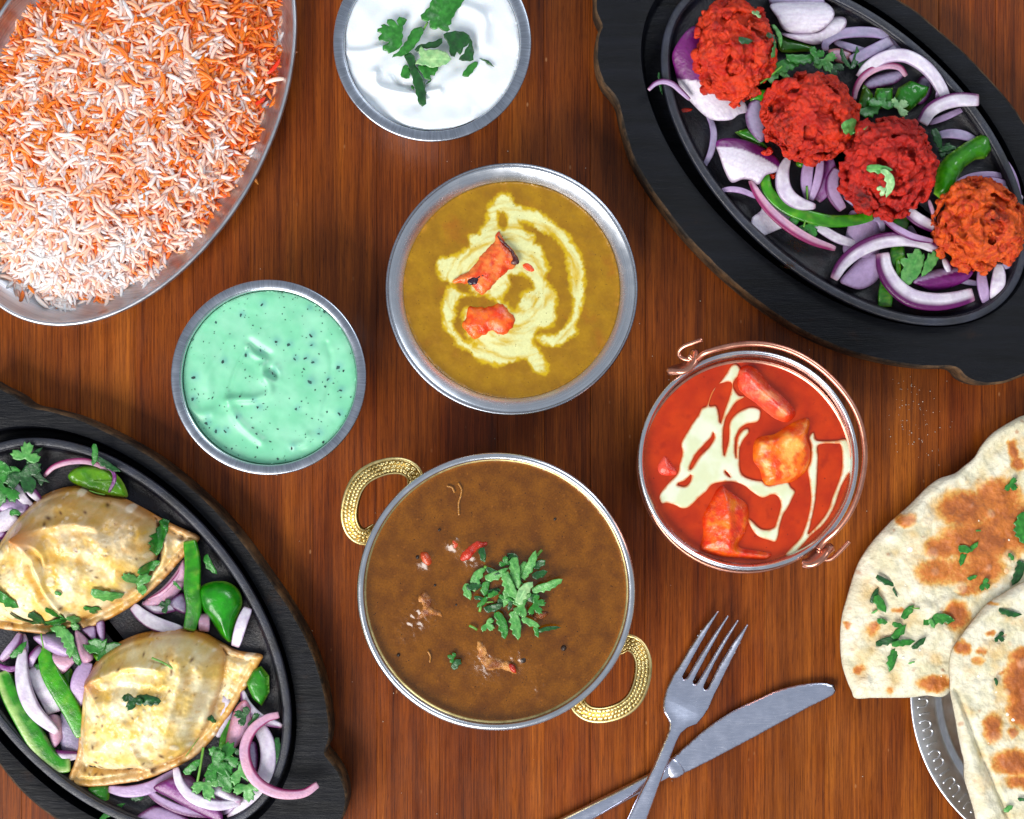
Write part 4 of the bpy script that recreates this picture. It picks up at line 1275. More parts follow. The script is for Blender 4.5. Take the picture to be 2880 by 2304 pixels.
s1 = FB((0, 650), (60, 560), (140, 482), (220, 440), (300, 424), (345, 432), (380, 452), (470, 468), (560, 512), (630, 552), (690, 582), (773, 620), (764, 652), (700, 722), (640, 790), (560, 862), (470, 922), (390, 962), (330, 988), (302, 968), (200, 1001), (100, 996), (0, 982), (-80, 960), (-120, 860), (-80, 740))
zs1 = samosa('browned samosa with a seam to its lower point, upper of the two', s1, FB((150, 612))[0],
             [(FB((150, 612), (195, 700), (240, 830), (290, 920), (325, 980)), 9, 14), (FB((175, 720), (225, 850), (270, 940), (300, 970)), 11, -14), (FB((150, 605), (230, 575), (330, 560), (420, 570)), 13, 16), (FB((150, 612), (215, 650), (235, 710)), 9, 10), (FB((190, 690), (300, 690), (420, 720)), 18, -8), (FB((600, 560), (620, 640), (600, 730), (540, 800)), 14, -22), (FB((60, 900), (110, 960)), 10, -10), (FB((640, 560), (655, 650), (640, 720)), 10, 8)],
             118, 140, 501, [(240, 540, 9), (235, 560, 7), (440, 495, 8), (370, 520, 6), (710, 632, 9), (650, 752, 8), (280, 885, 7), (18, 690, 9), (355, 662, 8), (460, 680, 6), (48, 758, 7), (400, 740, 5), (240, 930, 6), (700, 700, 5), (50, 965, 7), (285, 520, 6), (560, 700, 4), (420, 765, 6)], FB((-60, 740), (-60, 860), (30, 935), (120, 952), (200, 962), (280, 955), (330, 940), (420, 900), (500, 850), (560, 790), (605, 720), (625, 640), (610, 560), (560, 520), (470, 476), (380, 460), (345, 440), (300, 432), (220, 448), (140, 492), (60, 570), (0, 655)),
             lambda x, y: np.clip(sstep(-60, 130, 1560 - y + (x - 200) * .25) * .38, 0, .38))  # painted shade, stronger towards the upper side facing away from the window
s2 = FB((256, 1592), (272, 1548), (300, 1470), (311, 1380), (325, 1280), (332, 1200), (362, 1128), (425, 1060), (520, 1010), (620, 986), (700, 980), (780, 990), (860, 1032), (930, 1068), (1021, 1084), (1010, 1122), (962, 1210), (902, 1310), (840, 1400), (762, 1480), (670, 1530), (560, 1572), (420, 1594), (320, 1600))
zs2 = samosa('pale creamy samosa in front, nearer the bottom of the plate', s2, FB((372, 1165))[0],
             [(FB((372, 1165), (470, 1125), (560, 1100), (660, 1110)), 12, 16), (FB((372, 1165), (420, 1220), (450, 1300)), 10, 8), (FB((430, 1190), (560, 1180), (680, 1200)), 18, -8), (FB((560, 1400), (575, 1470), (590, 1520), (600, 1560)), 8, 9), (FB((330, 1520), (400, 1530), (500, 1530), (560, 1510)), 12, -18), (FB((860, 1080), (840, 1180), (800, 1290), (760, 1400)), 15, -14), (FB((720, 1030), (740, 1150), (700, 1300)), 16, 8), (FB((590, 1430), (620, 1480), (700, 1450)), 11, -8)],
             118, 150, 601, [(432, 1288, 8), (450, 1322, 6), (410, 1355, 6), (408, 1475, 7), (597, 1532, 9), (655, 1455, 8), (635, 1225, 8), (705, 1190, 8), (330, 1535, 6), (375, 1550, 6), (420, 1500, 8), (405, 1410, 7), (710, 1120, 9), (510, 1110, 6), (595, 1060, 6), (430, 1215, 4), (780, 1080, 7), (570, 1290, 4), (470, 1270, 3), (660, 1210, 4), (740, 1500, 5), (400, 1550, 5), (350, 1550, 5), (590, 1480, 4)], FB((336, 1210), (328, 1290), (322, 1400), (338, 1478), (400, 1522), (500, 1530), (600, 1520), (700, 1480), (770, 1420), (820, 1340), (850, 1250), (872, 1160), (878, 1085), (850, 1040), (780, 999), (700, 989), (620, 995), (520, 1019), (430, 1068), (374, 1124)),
             lambda x, y: np.clip(sstep(0, 110, 1840 - y + (x - 420) * .18) * .32, 0, .32))  # same painted shade, a little weaker

# ================================================================ naan breads and embossed plate
ecx, ecy = 3048, 1950; RN = 488; ZN = 62; kN = k_(ZN)
px_, py_, _ = W(ecx, ecy, ZN)
eN = empty('bread_plate', (px_, py_, 0), 'round thin steel plate with embossed rim under the naan breads', 'plate')
Rr = RN * kN
lathe('body', px_, py_, [(Rr - 105, 0), (Rr - 92, 4), (Rr - 75, 36), (Rr - 4, 57), (Rr, 59), (Rr, 62), (Rr - 3, 63.5), (Rr - 8, 62), (Rr - 62, 45), (Rr - 74, 40), (Rr - 82, 34), (Rr - 96, 10), (Rr - 105, 6), (10, 5.5)], M_plate, eN, seg=220)
items = []
for i, ang in enumerate(np.radians(np.arange(182, 252, 5.6))):
    def loc(r, t): return np.array([px_ + r * math.cos(t), py_ + r * math.sin(t), 62 - (Rr - 8 - r) * .31 + .2])
    r0 = Rr - 37
    if i % 2 == 0:   # an M shaped pair of arches
        for s in (-1, 1):
            pts = [loc(r0 + 18, ang + s * .05), loc(r0 - 6, ang + s * .052), loc(r0 - 15, ang + s * .026), loc(r0 - 8, ang + s * .004), loc(r0 + 12, ang)]
            q = smooth(pts, False, 4); items.append(sweep_raw(q, 2.8, 2.0, m=10, e=1)[:2] + (None,))
    else:
        q = smooth([loc(r0 + 14, ang), loc(r0, ang), loc(r0 - 16, ang)], False, 4); items.append(sweep_raw(q, 2.8, 2.0, m=10, e=1)[:2] + (None,))
for v_, f_, _ in items:
    build('embossed_mark', v_, f_, M_plate, eN)


def naan(label, outline, h0, zfx, spots, seed, crease):
    Q_ = np.array(outline); bx = (*Q_.min(0), *Q_.max(0))
    SP = [(FN((a, b))[0], c / 1.4817, d_ / 1.4817, w) for a, b, c, d_, w in spots]

    def fld(x, y):
        f = np.zeros(len(x)); wx_ = fbm(x, y, 34, seed=seed + 1) * 16; wy_ = fbm(x, y, 34, seed=seed + 2) * 16
        for p, a, b, w in SP:
            q = np.sqrt(((x + wx_ - p[0]) / a) ** 2 + ((y + wy_ - p[1]) / b) ** 2)
            f = np.maximum(f, (1 - sstep(.4, 1.45, q)) * w)
        return f

    def zf(x, y, d):
        z = 15 * (1 - np.exp(-d / 9)) + fbm(x, y, 150, seed=seed, oct=2) * 12 + fbm(x, y, 42, seed=seed + 3, oct=3) * 8 * sstep(0, 25, d) + fbm(x, y, 12, seed=seed + 4, oct=3) * 1.8
        for pts, w, a in crease: z = z + a * seg_ridge(x, y, pts, w)
        bub = blisters(x, y, 60, bx, (6, 22), seed); z = z + bub * 4.5
        return z + zfx(x, y)

    def cf(x, y, d):
        c = mixc(hx('#d2caa6'), hx('#eae4cc'), sstep(-.4, .4, fbm(x, y, 60, seed=seed + 5)))
        c = mixc(c, hx('#cfa03c'), sstep(-.1, .45, fbm(x, y, 75, seed=seed + 6)) * .6 * sstep(4, 40, d))
        c = mixc(c, hx('#d6d2c2'), np.exp(-d / 20) * .5)
        f = fld(x, y); n = fbm(x, y, 9, seed=seed + 9, oct=3)
        c = mixc(c, hx('#d8a450'), sstep(.04, .45, f + n * .15))
        c = mixc(c, hx('#c06c20'), sstep(.3, .75, f + n * .35))
        c = mixc(c, hx('#8e4416'), sstep(.75, 1.1, f + fbm(x, y, 26, seed=seed + 10) * .35 + n * .15) * .7)
        c = mixc(c, hx('#a85a20'), blisters(x, y, 70, bx, (2, 7), seed + 70) * .6)
        bub = blisters(x, y, 60, bx, (6, 22), seed)
        return mixc(c, hx('#f2ecdc'), bub * .3 * (1 - f * .7))
    o = sheet('naan', outline, h0, zf, M_bread, 4.6, 10, cf)
    tag(o, label, 'naan', 'naan breads on the steel plate')
    return zf


n1 = FN((889, 43), (830, 70), (760, 115), (712, 168), (682, 218), (640, 255), (600, 285), (540, 305), (490, 340), (440, 390), (400, 430), (345, 480), (290, 540), (250, 592), (215, 650), (188, 722), (160, 810), (140, 890), (134, 980), (140, 1080), (160, 1150), (180, 1198), (196, 1228), (262, 1224), (340, 1221), (420, 1217), (480, 1208), (560, 1208), (640, 1120), (760, 1060), (900, 980), (1100, 850), (1220, 600), (1250, 400), (1200, 200), (1100, 80), (980, 35))
drop1 = lambda x, y: -34 * sstep(2600, 2380, x) * sstep(2900, 2500, x) + 6 * sstep(1500, 1900, y)
zn1 = naan('large naan lying behind, its left side hanging over the table', n1, 92, drop1,
           [(640, 430, 120, 75, 1), (770, 380, 100, 80, .9), (700, 560, 170, 90, 1), (820, 500, 120, 130, .9), (540, 590, 70, 55, .9), (520, 690, 95, 60, .75), (620, 690, 100, 60, .7), (720, 670, 80, 75, .9), (395, 478, 42, 30, .8), (838, 195, 26, 52, 1), (860, 245, 30, 25, 1), (600, 870, 50, 60, 1.1), (510, 1155, 75, 35, .9), (205, 1105, 18, 22, .8), (262, 930, 30, 34, .7), (160, 922, 14, 14, .7), (370, 852, 26, 14, .7), (330, 1192, 18, 16, .6), (650, 770, 50, 28, .7), (690, 720, 60, 60, .7)],
           700, [(FN((880, 110), (760, 190), (690, 260), (600, 340), (500, 420)), 16, -7), (FN((860, 70), (740, 150), (650, 270), (540, 340), (440, 430), (330, 540)), 16, 10), (FN((480, 870), (540, 820), (640, 800)), 14, 8)])
n2 = FN((900, 728), (820, 770), (740, 820), (690, 870), (640, 932), (600, 990), (578, 1050), (577, 1150), (582, 1225), (600, 1320), (622, 1430), (634, 1480), (636, 1550), (655, 1620), (672, 1680), (692, 1760), (730, 1860), (900, 1950), (1150, 1950), (1350, 1850), (1480, 1600), (1480, 1200), (1320, 900), (1100, 740), (980, 715))
zn2 = naan('naan in front with a folded pale edge, overlapping the larger one', n2, 128, lambda x, y: 12 + 0 * x,
           [(625, 1010, 32, 26, 1), (870, 1150, 75, 120, 1.05), (880, 1260, 70, 75, 1), (745, 1335, 38, 62, .95), (830, 1358, 24, 24, .9), (840, 1480, 100, 55, 1.05), (870, 1560, 70, 28, .9), (885, 1040, 80, 38, .95), (700, 1020, 18, 16, .7), (735, 950, 20, 14, .7), (785, 1112, 14, 9, .7), (740, 825, 30, 12, .6), (690, 1060, 30, 20, .55), (620, 1000, 12, 40, .6)],
           800, [(FN((596, 1180), (640, 1290), (690, 1420), (740, 1540), (800, 1680), (830, 1780)), 7, -14), (FN((590, 1240), (650, 1430), (690, 1560), (740, 1720)), 22, 9), (FN((610, 980), (680, 900), (780, 820), (880, 760)), 12, 6)])

# ================================================================ cutlery
knife = empty('table_knife', (*W(2150, 2010)[:2], 0), 'steel table knife lying under the fork, blade pointing right', 'knife')
bl = FF((860, 1330), (812, 1300), (830, 1270), (880, 1230), (960, 1160), (1040, 1090), (1140, 1015), (1250, 942), (1350, 888), (1450, 843), (1600, 775), (1750, 735), (1900, 718), (1990, 726), (2020, 745), (2027, 770), (2015, 795), (1980, 820), (1840, 890), (1700, 965), (1550, 1048), (1400, 1130), (1150, 1262), (1040, 1318), (935, 1368), (890, 1372))
sheet('blade', bl, 14, lambda x, y, d: 6 + 3.5 * (1 - np.exp(-d / 14)) , M_cut, 7, 0, None, knife, bot=lambda x, y, d: 1 + 3 * (1 - np.exp(-d / 6)) * 0 + 0 * x)
hd = FF((880, 1322), (820, 1350), (740, 1395), (640, 1450), (480, 1535), (300, 1630), (100, 1735), (-100, 1840), (-350, 1965))
q = np.array([W(a, b, 17) for a, b, _ in smooth([(a, b, 0) for a, b in hd], False, 8)])
sweep('handle', q, lambda t: 17 + 2 * np.exp(-((t - .06) / .05) ** 2) + 11 * np.clip(t, 0, 1), lambda t: 8 + 6 * np.clip(t * 3, 0, 1), M_cut, knife, m=20, e=.95)
lump_b = sheet('bolster', FF((800, 1300), (830, 1268), (868, 1262), (905, 1300), (935, 1352), (925, 1378), (870, 1405), (820, 1390)), 14, lambda x, y, d: 9 + 6 * (1 - np.exp(-d / 8)), M_cut, 5, 0, None, knife, bot=lambda x, y, d: 0 * x)

fork = FF((1164, 186), (1100, 262), (1040, 342), (965, 465), (900, 580), (850, 662), (805, 750), (780, 830), (775, 880), (782, 920), (806, 960), (820, 990), (815, 1040), (785, 1110), (700, 1300), (640, 1420), (560, 1580), (490, 1725), (400, 1905),
          (575, 1905), (640, 1725), (700, 1560), (760, 1390), (820, 1235), (865, 1125), (900, 1065), (950, 1027), (1020, 1002), (1070, 950), (1110, 890), (1140, 820), (1180, 740), (1260, 570), (1340, 400), (1384, 290), (1374, 282),
          (1290, 400), (1180, 590), (1110, 742), (1096, 762), (1078, 762), (1070, 745), (1150, 570), (1240, 400), (1316, 258), (1304, 250),
          (1215, 385), (1110, 570), (1032, 705), (1016, 723), (1000, 722), (995, 706), (1080, 540), (1170, 370), (1245, 226), (1234, 218),
          (1145, 350), (1040, 520), (957, 670), (941, 688), (926, 688), (919, 672), (1000, 520), (1090, 350), (1173, 192))
fp0, fp1 = FF((1270, 235), (560, 1725))


def ft(x, y):
    a = np.array(fp0); b = np.array(fp1); ab = b - a
    return ((x - a[0]) * ab[0] + (y - a[1]) * ab[1]) / (ab @ ab)


def z_fork(x, y, d):
    t = ft(x, y)
    z = np.interp(t, [-.1, 0, .12, .25, .38, .48, .56, .7, .82, 1.0, 1.3], [52, 40, 24, 14, 10, 24, 42, 48, 46, 44, 44])
    z = np.interp(t, np.linspace(-.1, 1.3, 60), np.convolve(np.pad(np.interp(np.linspace(-.1, 1.3, 60), [-.1, 0, .12, .25, .38, .48, .56, .7, .82, 1.0, 1.3], [52, 40, 24, 14, 10, 24, 42, 48, 46, 44, 44]), 3, 'edge'), np.ones(7) / 7, 'valid'))
    return z + 5.5 * np.sqrt(1 - np.exp(-d / 7)) * (1 + .9 * sstep(.6, .75, t)) - 4 * np.exp(-((t - .36) / .09) ** 2) * (1 - np.exp(-d / 20))


fk = sheet('table_fork', fork, 8, z_fork, M_cut, 3.2, 5.5, None, None, sm=False)
tag(fk, 'four-tined steel fork crossing over the knife handle', 'fork')

# ================================================================ onions
PU = hx('#5c0a56'); PU2 = hx('#7a2078'); LI = hx('#b096be'); WH = hx('#dad4e0'); PK = hx('#cf9db4'); GR = hx('#9088a6')
ONG = {'TR': 'red onion pieces around the fritters', 'BL': 'red onion pieces around the samosas'}
_on = 0


def onion_strip(fr, grp, lb, pts, w, z=118, side=0, base='w', tilt=0, arch=10, th=6, taper=.55, name='onion_slice', purp=.34):
    """curved slice: w is its width in the frame's units; side picks the skin edge (+1 left of travel, -1 right)"""
    global _on; _on += 1
    s = {'TR': 1.5685, 'BL': 1.387}[grp]
    p = fr(*pts); n = len(p)
    q = smooth([(a, b, 0) for a, b in p], False, 5)
    t = np.linspace(0, 1, len(q)); q[:, 2] = z + arch * np.sin(t * np.pi)
    q = np.array([W(*r) for r in q]); hw = w / s / 2
    b = {'w': WH, 'l': LI, 'p': PK, 'g': GR, 'u': PU2}[base]
    sd = _on

    def cf(tt, a, bb):
        c = mixc(b * .92, np.minimum(b * 1.12, .9), sstep(-.5, .5, vnoise(a * 4, tt * 5, 0, sd)))
        c = mixc(c, LI, sstep(-.3, .6, vnoise(a * 1.2, tt * 7, 0, sd + 1)) * .5)
        if side: c = mixc(c, PU if base != 'p' else hx('#8c1f5c'), sstep(1 - purp * 1.6 - .12, 1 - purp * 1.6 + .1, a * side))
        elif base != 'u': c = mixc(c, hx('#7d4c93'), sstep(.75, 1, np.abs(a)) * .55)
        return mixc(c, hx('#b98ca0'), (sstep(.06, 0, tt) + sstep(.94, 1, tt)) * .6)
    o = sweep(name, q, lambda t: hw * (taper + (1 - taper) * np.sin(np.clip(t, 0, 1) * np.pi) ** .6), lambda t: th * (.6 + .4 * np.sin(t * np.pi)), M_onion, tilt=tilt, colf=cf, m=24, e=.5)
    return tag(o, lb, 'onion', ONG[grp])


def onion_petal(fr, grp, lb, pts, z=114, H=16, base='w', rim=PU, rimw=7, rims=1.0, half=None, name='onion_petal', concave=False):
    global _on; _on += 1
    sd = _on * 3
    P = np.array(fr(*pts)); c0 = P.mean(0)
    ev = np.linalg.svd(P - c0)[2][0]
    b = {'w': WH, 'l': LI, 'p': PK, 'g': GR, 'u': PU2}[base]

    def zf(x, y, d):
        v = -(x - c0[0]) * ev[1] + (y - c0[1]) * ev[0]; vm = np.abs(-(P[:, 0] - c0[0]) * ev[1] + (P[:, 1] - c0[1]) * ev[0]).max() + 1
        q = 1 - (v / vm) ** 2
        return 3 + (H * q if not concave else H * (1 - q)) + 2 * (1 - np.exp(-d / 3)) + fbm(x, y, 20, seed=sd, oct=2) * 1.2

    def cf(x, y, d):
        u = (x - c0[0]) * ev[0] + (y - c0[1]) * ev[1]; v = -(x - c0[0]) * ev[1] + (y - c0[1]) * ev[0]
        st = vnoise(v / 3.2, u / 60, 0, sd)
        c = mixc(b, LI, sstep(-.3, .5, st) * .5); c = mixc(c, hx('#8a6aa0'), sstep(.45, .8, vnoise(v / 1.8, u / 40, 0, sd + 5)) * .3)
        c = mixc(c, b * 1.05, sstep(4, 22, d) * .4)
        c = mixc(c, rim, (1 - sstep(rimw * .5, rimw * 1.4, d + fbm(x, y, 10, seed=sd + 1) * 2)) * rims)
        if half is not None:
            h = half(x, y); c = mixc(c, mixc(PU, PU2, .5 + .5 * st), sstep(-1.5, 1.5, h + fbm(x, y, 6, seed=sd) * 2))
        return np.clip(c, 0, .9)
    o = sheet(name, fr(*pts), z, zf, M_onion, 5, 4.5, cf)
    return tag(o, lb, 'onion', ONG[grp])


A = lambda lb, pts, w, **k: onion_strip(FA, 'TR', lb, pts, w, **k)
AP = lambda lb, pts, **k: onion_petal(FA, 'TR', lb, pts, **k)
hl_ = FA((400, 352), (525, 372))
AP('big onion petal, purple above and white below, under the tallest red fritter', [(450, 150), (500, 125), (560, 180), (580, 330), (640, 400), (705, 455), (716, 500), (680, 515), (640, 540), (560, 532), (490, 470), (430, 392), (402, 310), (392, 240)], H=34, rimw=3, rims=.3, half=lambda x, y: (hl_[0][1] + (x - hl_[0][0]) * .16) - y)
A('thin hooked purple onion tip reaching over the plate rim, left side', [(288, 398), (318, 370), (355, 360), (395, 372), (430, 402), (470, 440)], 24, z=146, side=1, base='l', arch=4)
A('thin grey onion strand hanging down from the purple and white petal', [(548, 505), (568, 545), (576, 600), (564, 670), (532, 738)], 30, z=112, base='g')
AP('pale oval onion petal at the very top beside the tallest red fritter', [(820, 30), (900, 10), (1040, 5), (1090, 40), (1098, 85), (1060, 130), (1010, 150), (940, 152), (880, 135), (850, 90)], z=128, H=26, rimw=3, rims=.5)
AP('lower pale onion petal tucked under the oval one at the top', [(870, 150), (960, 158), (1040, 145), (1100, 80), (1150, 85), (1148, 130), (1095, 178), (1020, 198), (940, 186), (890, 170)], z=114, H=22, base='w', rimw=5, rims=.6)
AP('greyish onion piece cut by the top edge of the picture', [(830, -30), (1000, -40), (1060, 10), (1040, 35), (940, 20), (860, 30), (820, 20)], z=120, H=14, base='g', rimw=3, rims=.4)
A('grey arched onion slice near the top of the plate', [(1068, 225), (1072, 190), (1120, 155), (1200, 142), (1290, 145), (1345, 165), (1385, 205)], 46, z=118, base='g', arch=14)
A('cut onion stick with a square end, under the grey arched slice', [(1180, 270), (1240, 240), (1300, 210), (1360, 178)], 48, z=126, base='g', taper=.95, side=0)
A('short dull onion slice beside the square ended stick', [(1290, 255), (1350, 228), (1418, 205)], 48, z=110, base='g')
A('thin lilac onion slice between the arch and the square ended stick', [(1110, 185), (1180, 210), (1260, 232)], 34, z=108, base='g')
AP('orange stained onion scrap beside the coriander at the top', [(1080, 225), (1130, 215), (1180, 235), (1150, 280), (1110, 270), (1090, 250)], z=108, H=6, base='p', rim=hx('#c87048'), rims=.6)
A('largest white onion ring arch on the right half of the plate', [(1222, 345), (1255, 300), (1310, 262), (1370, 245), (1430, 250), (1495, 285), (1545, 335), (1580, 390), (1600, 440)], 56, z=132, base='w', side=-0, arch=26, th=10, taper=.8)
A('inner purple edged onion arc below the largest white arch', [(1195, 440), (1203, 395), (1230, 345), (1280, 308), (1340, 290), (1395, 298), (1425, 335)], 32, z=128, base='p', side=1, arch=18)
AP('dull purple onion petal inside the white arch', [(1235, 372), (1290, 330), (1400, 312), (1412, 335), (1372, 372), (1292, 392), (1245, 395)], z=106, H=16, base='g', rimw=5)
AP('dark purple onion petal between the green pepper block and the white arch', [(1470, 362), (1500, 338), (1532, 360), (1534, 410), (1505, 450), (1472, 468), (1452, 440)], z=106, H=12, base='g', rimw=8)
A('thick white onion slice with purple top edge and square end, at the right rim', [(1495, 545), (1530, 490), (1590, 455), (1660, 440), (1742, 442)], 62, z=140, base='w', side=1, arch=14, th=10, taper=.8, purp=.28)
A('lilac onion slice lying under the thick square ended slice', [(1525, 545), (1590, 520), (1680, 480)], 30, z=112, base='l')
A('tiny upright onion sliver above the thick square ended slice', [(1558, 432), (1574, 380)], 17, z=128, base='l', th=4)
A('grey onion slice behind the big bent pepper', [(1560, 598), (1620, 590), (1680, 598), (1740, 625)], 42, z=108, base='g')
A('long thin lilac onion arc along the right rim', [(1790, 650), (1845, 700), (1890, 770), (1915, 850), (1925, 915)], 34, z=116, base='l', arch=18)
A('upper lilac onion arc fanned behind the orange fritter', [(1640, 810), (1690, 785), (1750, 772), (1820, 772), (1885, 790)], 28, z=112, base='l')
A('second lilac onion arc fanned behind the orange fritter', [(1730, 800), (1800, 795), (1890, 815)], 30, z=118, base='l', side=1, purp=.2)
A('lowest lilac onion arc fanned behind the orange fritter', [(1810, 825), (1880, 848), (1935, 880)], 42, z=114, base='w')
AP('dark lilac onion petal between the two leftmost fritters', [(740, 452), (790, 452), (806, 530), (800, 605), (780, 632), (745, 600), (720, 550), (716, 490)], z=112, H=16, base='g', rimw=6, rims=.7)
AP('wide blue-white onion petal with purple top edge, left of the curled shred', [(580, 640), (610, 618), (680, 615), (760, 636), (830, 680), (862, 722), (850, 762), (800, 780), (770, 818), (740, 800), (700, 795), (655, 806), (622, 760), (598, 700)], z=122, H=26, base='w', rimw=4, rims=.6, half=lambda x, y: FA((0, 655))[0][1] + (x - FA((600, 0))[0][0]) ** 2 * .0022 - y - 0)
AP('pale square ended onion petal on the black floor at the lower left', [(775, 800), (820, 870), (890, 900), (932, 940), (922, 985), (850, 1018), (780, 1044), (745, 1010), (742, 965), (785, 925), (782, 870)], z=108, H=18, base='w', rimw=2, rims=.3, concave=True)
A('thin pale onion arc pointing left over the bare iron', [(595, 850), (640, 836), (700, 842), (770, 872)], 26, z=120, base='l')
A('long purple backed onion crescent across the lower left floor', [(738, 795), (775, 865), (835, 940), (920, 1010), (1010, 1062), (1112, 1098)], 44, z=124, base='p', side=-1, arch=14, taper=.45, purp=.42)
A('thick lilac onion arc hanging under the fritter with the curled shred', [(905, 695), (882, 755), (882, 820), (910, 870), (960, 900), (1022, 912)], 64, z=134, base='w', arch=16, th=11, taper=.3)
A('left one of two upright onion slices under the second fritter', [(1008, 680), (990, 750), (985, 820), (995, 880)], 52, z=118, base='l')
A('right one of two upright onion slices, purple edged', [(1050, 680), (1045, 750), (1030, 820), (1005, 885)], 40, z=124, base='l', side=1, purp=.2)
A('deep purple onion skin piece beside the two upright slices', [(1085, 700), (1090, 770), (1070, 830), (1030, 885)], 60, z=108, base='u')
A('pinkish lilac onion arc at the left flank of the largest fritter', [(1120, 745), (1098, 800), (1105, 860), (1145, 925)], 58, z=118, base='l', side=-1, purp=.2, taper=.6)
A('thin onion sliver beside the left flank of the largest fritter', [(1140, 860), (1180, 890), (1220, 920)], 20, z=110, base='g')
A('white-blue onion stick ending under the purple ring', [(1015, 985), (1070, 1022), (1130, 1055), (1205, 1080)], 42, z=120, base='w', taper=.75)
AP('wide pale onion petal behind the purple ring', [(1175, 935), (1240, 940), (1300, 975), (1312, 1030), (1300, 1120), (1230, 1140), (1150, 1120), (1150, 1060), (1165, 1000)], z=106, H=16, base='l', rimw=3, rims=.3)
A('curly greyish onion end at the tip of the long green pepper', [(1275, 960), (1310, 975), (1322, 1020)], 30, z=122, base='g')
AP('pair of pale purple onion petals under the purple ring', [(1128, 1242), (1170, 1190), (1240, 1120), (1300, 1130), (1312, 1200), (1282, 1250), (1220, 1278), (1160, 1265)], z=108, H=20, base='l', rimw=5, rims=.5)
A('big purple onion ring slice curving up to the orange fritter', [(1105, 1232), (1145, 1165), (1215, 1105), (1310, 1065), (1420, 1055), (1500, 1072), (1560, 1105)], 66, z=134, base='w', side=1, arch=16, th=12, taper=.5, purp=.5)
A('narrow lilac onion slice lying over the purple ring', [(1325, 965), (1385, 1010), (1455, 1045), (1542, 1065)], 32, z=152, base='l', side=-1, purp=.25)
A('short purple based onion slice between the two right fritters', [(1430, 930), (1480, 970), (1550, 1005)], 54, z=134, base='w', side=-1, purp=.3, taper=.85)
A('largest U shaped onion slice at the bottom of the plate', [(1320, 1118), (1332, 1190), (1375, 1262), (1450, 1315), (1550, 1332), (1640, 1322), (1718, 1300)], 78, z=132, base='w', side=-1, arch=12, th=13, taper=.72, purp=.42)
AP('glossy purple onion wedge inside the U shaped slice', [(1445, 1245), (1500, 1205), (1600, 1180), (1705, 1188), (1692, 1232), (1620, 1270), (1540, 1284), (1480, 1264)], z=112, H=22, base='l', rimw=3, half=lambda x, y: y - FA((0, 1218))[0][1] + (x - FA((1575, 0))[0][0]) * .25)
A('left lilac onion spear under the orange fritter', [(1755, 1185), (1762, 1260), (1778, 1345)], 48, z=112, base='l', taper=.4)
A('right white onion spear under the orange fritter', [(1835, 1165), (1832, 1240), (1808, 1325)], 62, z=118, base='w', taper=.3)
A('short onion tip at the right end under the orange fritter', [(1840, 1180), (1885, 1168)], 30, z=108, base='g')
A('thin dull onion sliver right of the purple wedge', [(1660, 1240), (1745, 1252)], 26, z=106, base='g')
A('small white and purple onion end below the coriander leaf', [(1590, 1140), (1605, 1170), (1618, 1205)], 30, z=124, base='w', side=1, taper=.4)
A('thin upright onion thread between largest and orange fritter', [(1525, 885), (1540, 930), (1550, 975)], 18, z=120, base='p')
A('dull onion slice under the green pepper at the right fritter gap', [(1440, 1000), (1460, 1050), (1450, 1090)], 34, z=106, base='g')

Bq = lambda lb, pts, w, **k: onion_strip(FB, 'BL', lb, pts, w, **k)
BP = lambda lb, pts, **k: onion_petal(FB, 'BL', lb, pts, **k)
Bq('thin onion arc with purple rim above the lime green pepper', [(172, 388), (210, 352), (270, 332), (340, 330), (400, 350), (440, 385)], 24, z=126, base='p', side=1, arch=22)
Bq('purple onion curl lying on the lime green pepper', [(415, 350), (442, 372), (446, 405), (425, 450)], 14, z=150, base='u', arch=6, th=4)
Bq('pale onion stick at the upper left by the coriander bunch', [(30, 378), (60, 430), (95, 480), (125, 505)], 38, z=118, base='w')
Bq('pointed white onion slice with purple back beside the upper samosa', [(98, 405), (122, 445), (160, 485)], 36, z=128, base='w', side=1, taper=.3)
BP('lilac onion petal at the left frame edge above the samosa', [(-20, 480), (50, 465), (112, 488), (110, 530), (60, 545), (10, 530)], z=112, H=14, base='l')
BP('shaggy white onion end at the left frame edge', [(-20, 545), (40, 510), (60, 530), (72, 560), (30, 600), (-20, 600)], z=122, H=10, base='w', rims=.1)
BP('small lilac onion piece below the shaggy white one', [(-20, 600), (25, 598), (20, 625), (-20, 640)], z=112, H=8, base='l')
BP('pink veined onion petal tucked under the right corner of the upper samosa', [(560, 880), (640, 818), (690, 760), (722, 712), (728, 790), (690, 850), (640, 882), (600, 888)], z=112, H=22, base='p', rimw=4, rims=.6)
Bq('inner pink onion ridge in the veined petal', [(580, 870), (640, 835), (690, 780), (715, 730)], 16, z=128, base='p', side=1)
Bq('purple bottomed onion slice under the veined petal', [(555, 885), (610, 908), (690, 902)], 34, z=108, base='w', side=-1)
BP('grey onion piece left of the long upright green pepper', [(655, 880), (718, 842), (735, 915), (700, 915)], z=106, H=10, base='g')
Bq('orange stained onion slice running down to the lower samosa', [(518, 895), (560, 935), (620, 968), (712, 992)], 54, z=118, base='w', side=-1, purp=.15)
Bq('tiny pinkish onion stub between the pepper and the samosa', [(798, 925), (796, 990)], 44, z=126, base='p', taper=.9)
Bq('upright lilac onion strip near the right rim above the samosa tip', [(968, 902), (942, 965), (918, 1050)], 44, z=134, base='w', taper=.7, arch=14)
Bq('thin onion slice with purple underside at the right of the samosa', [(945, 1225), (965, 1280), (1020, 1335), (1100, 1362)], 36, z=122, base='w', side=-1, taper=.4)
BP('pink onion petal with pointed red tip right of the lower samosa', [(915, 1300), (965, 1255), (990, 1325), (965, 1390), (925, 1440), (892, 1475), (886, 1405)], z=116, H=26, base='p', rim=hx('#a8405c'), rims=.6)
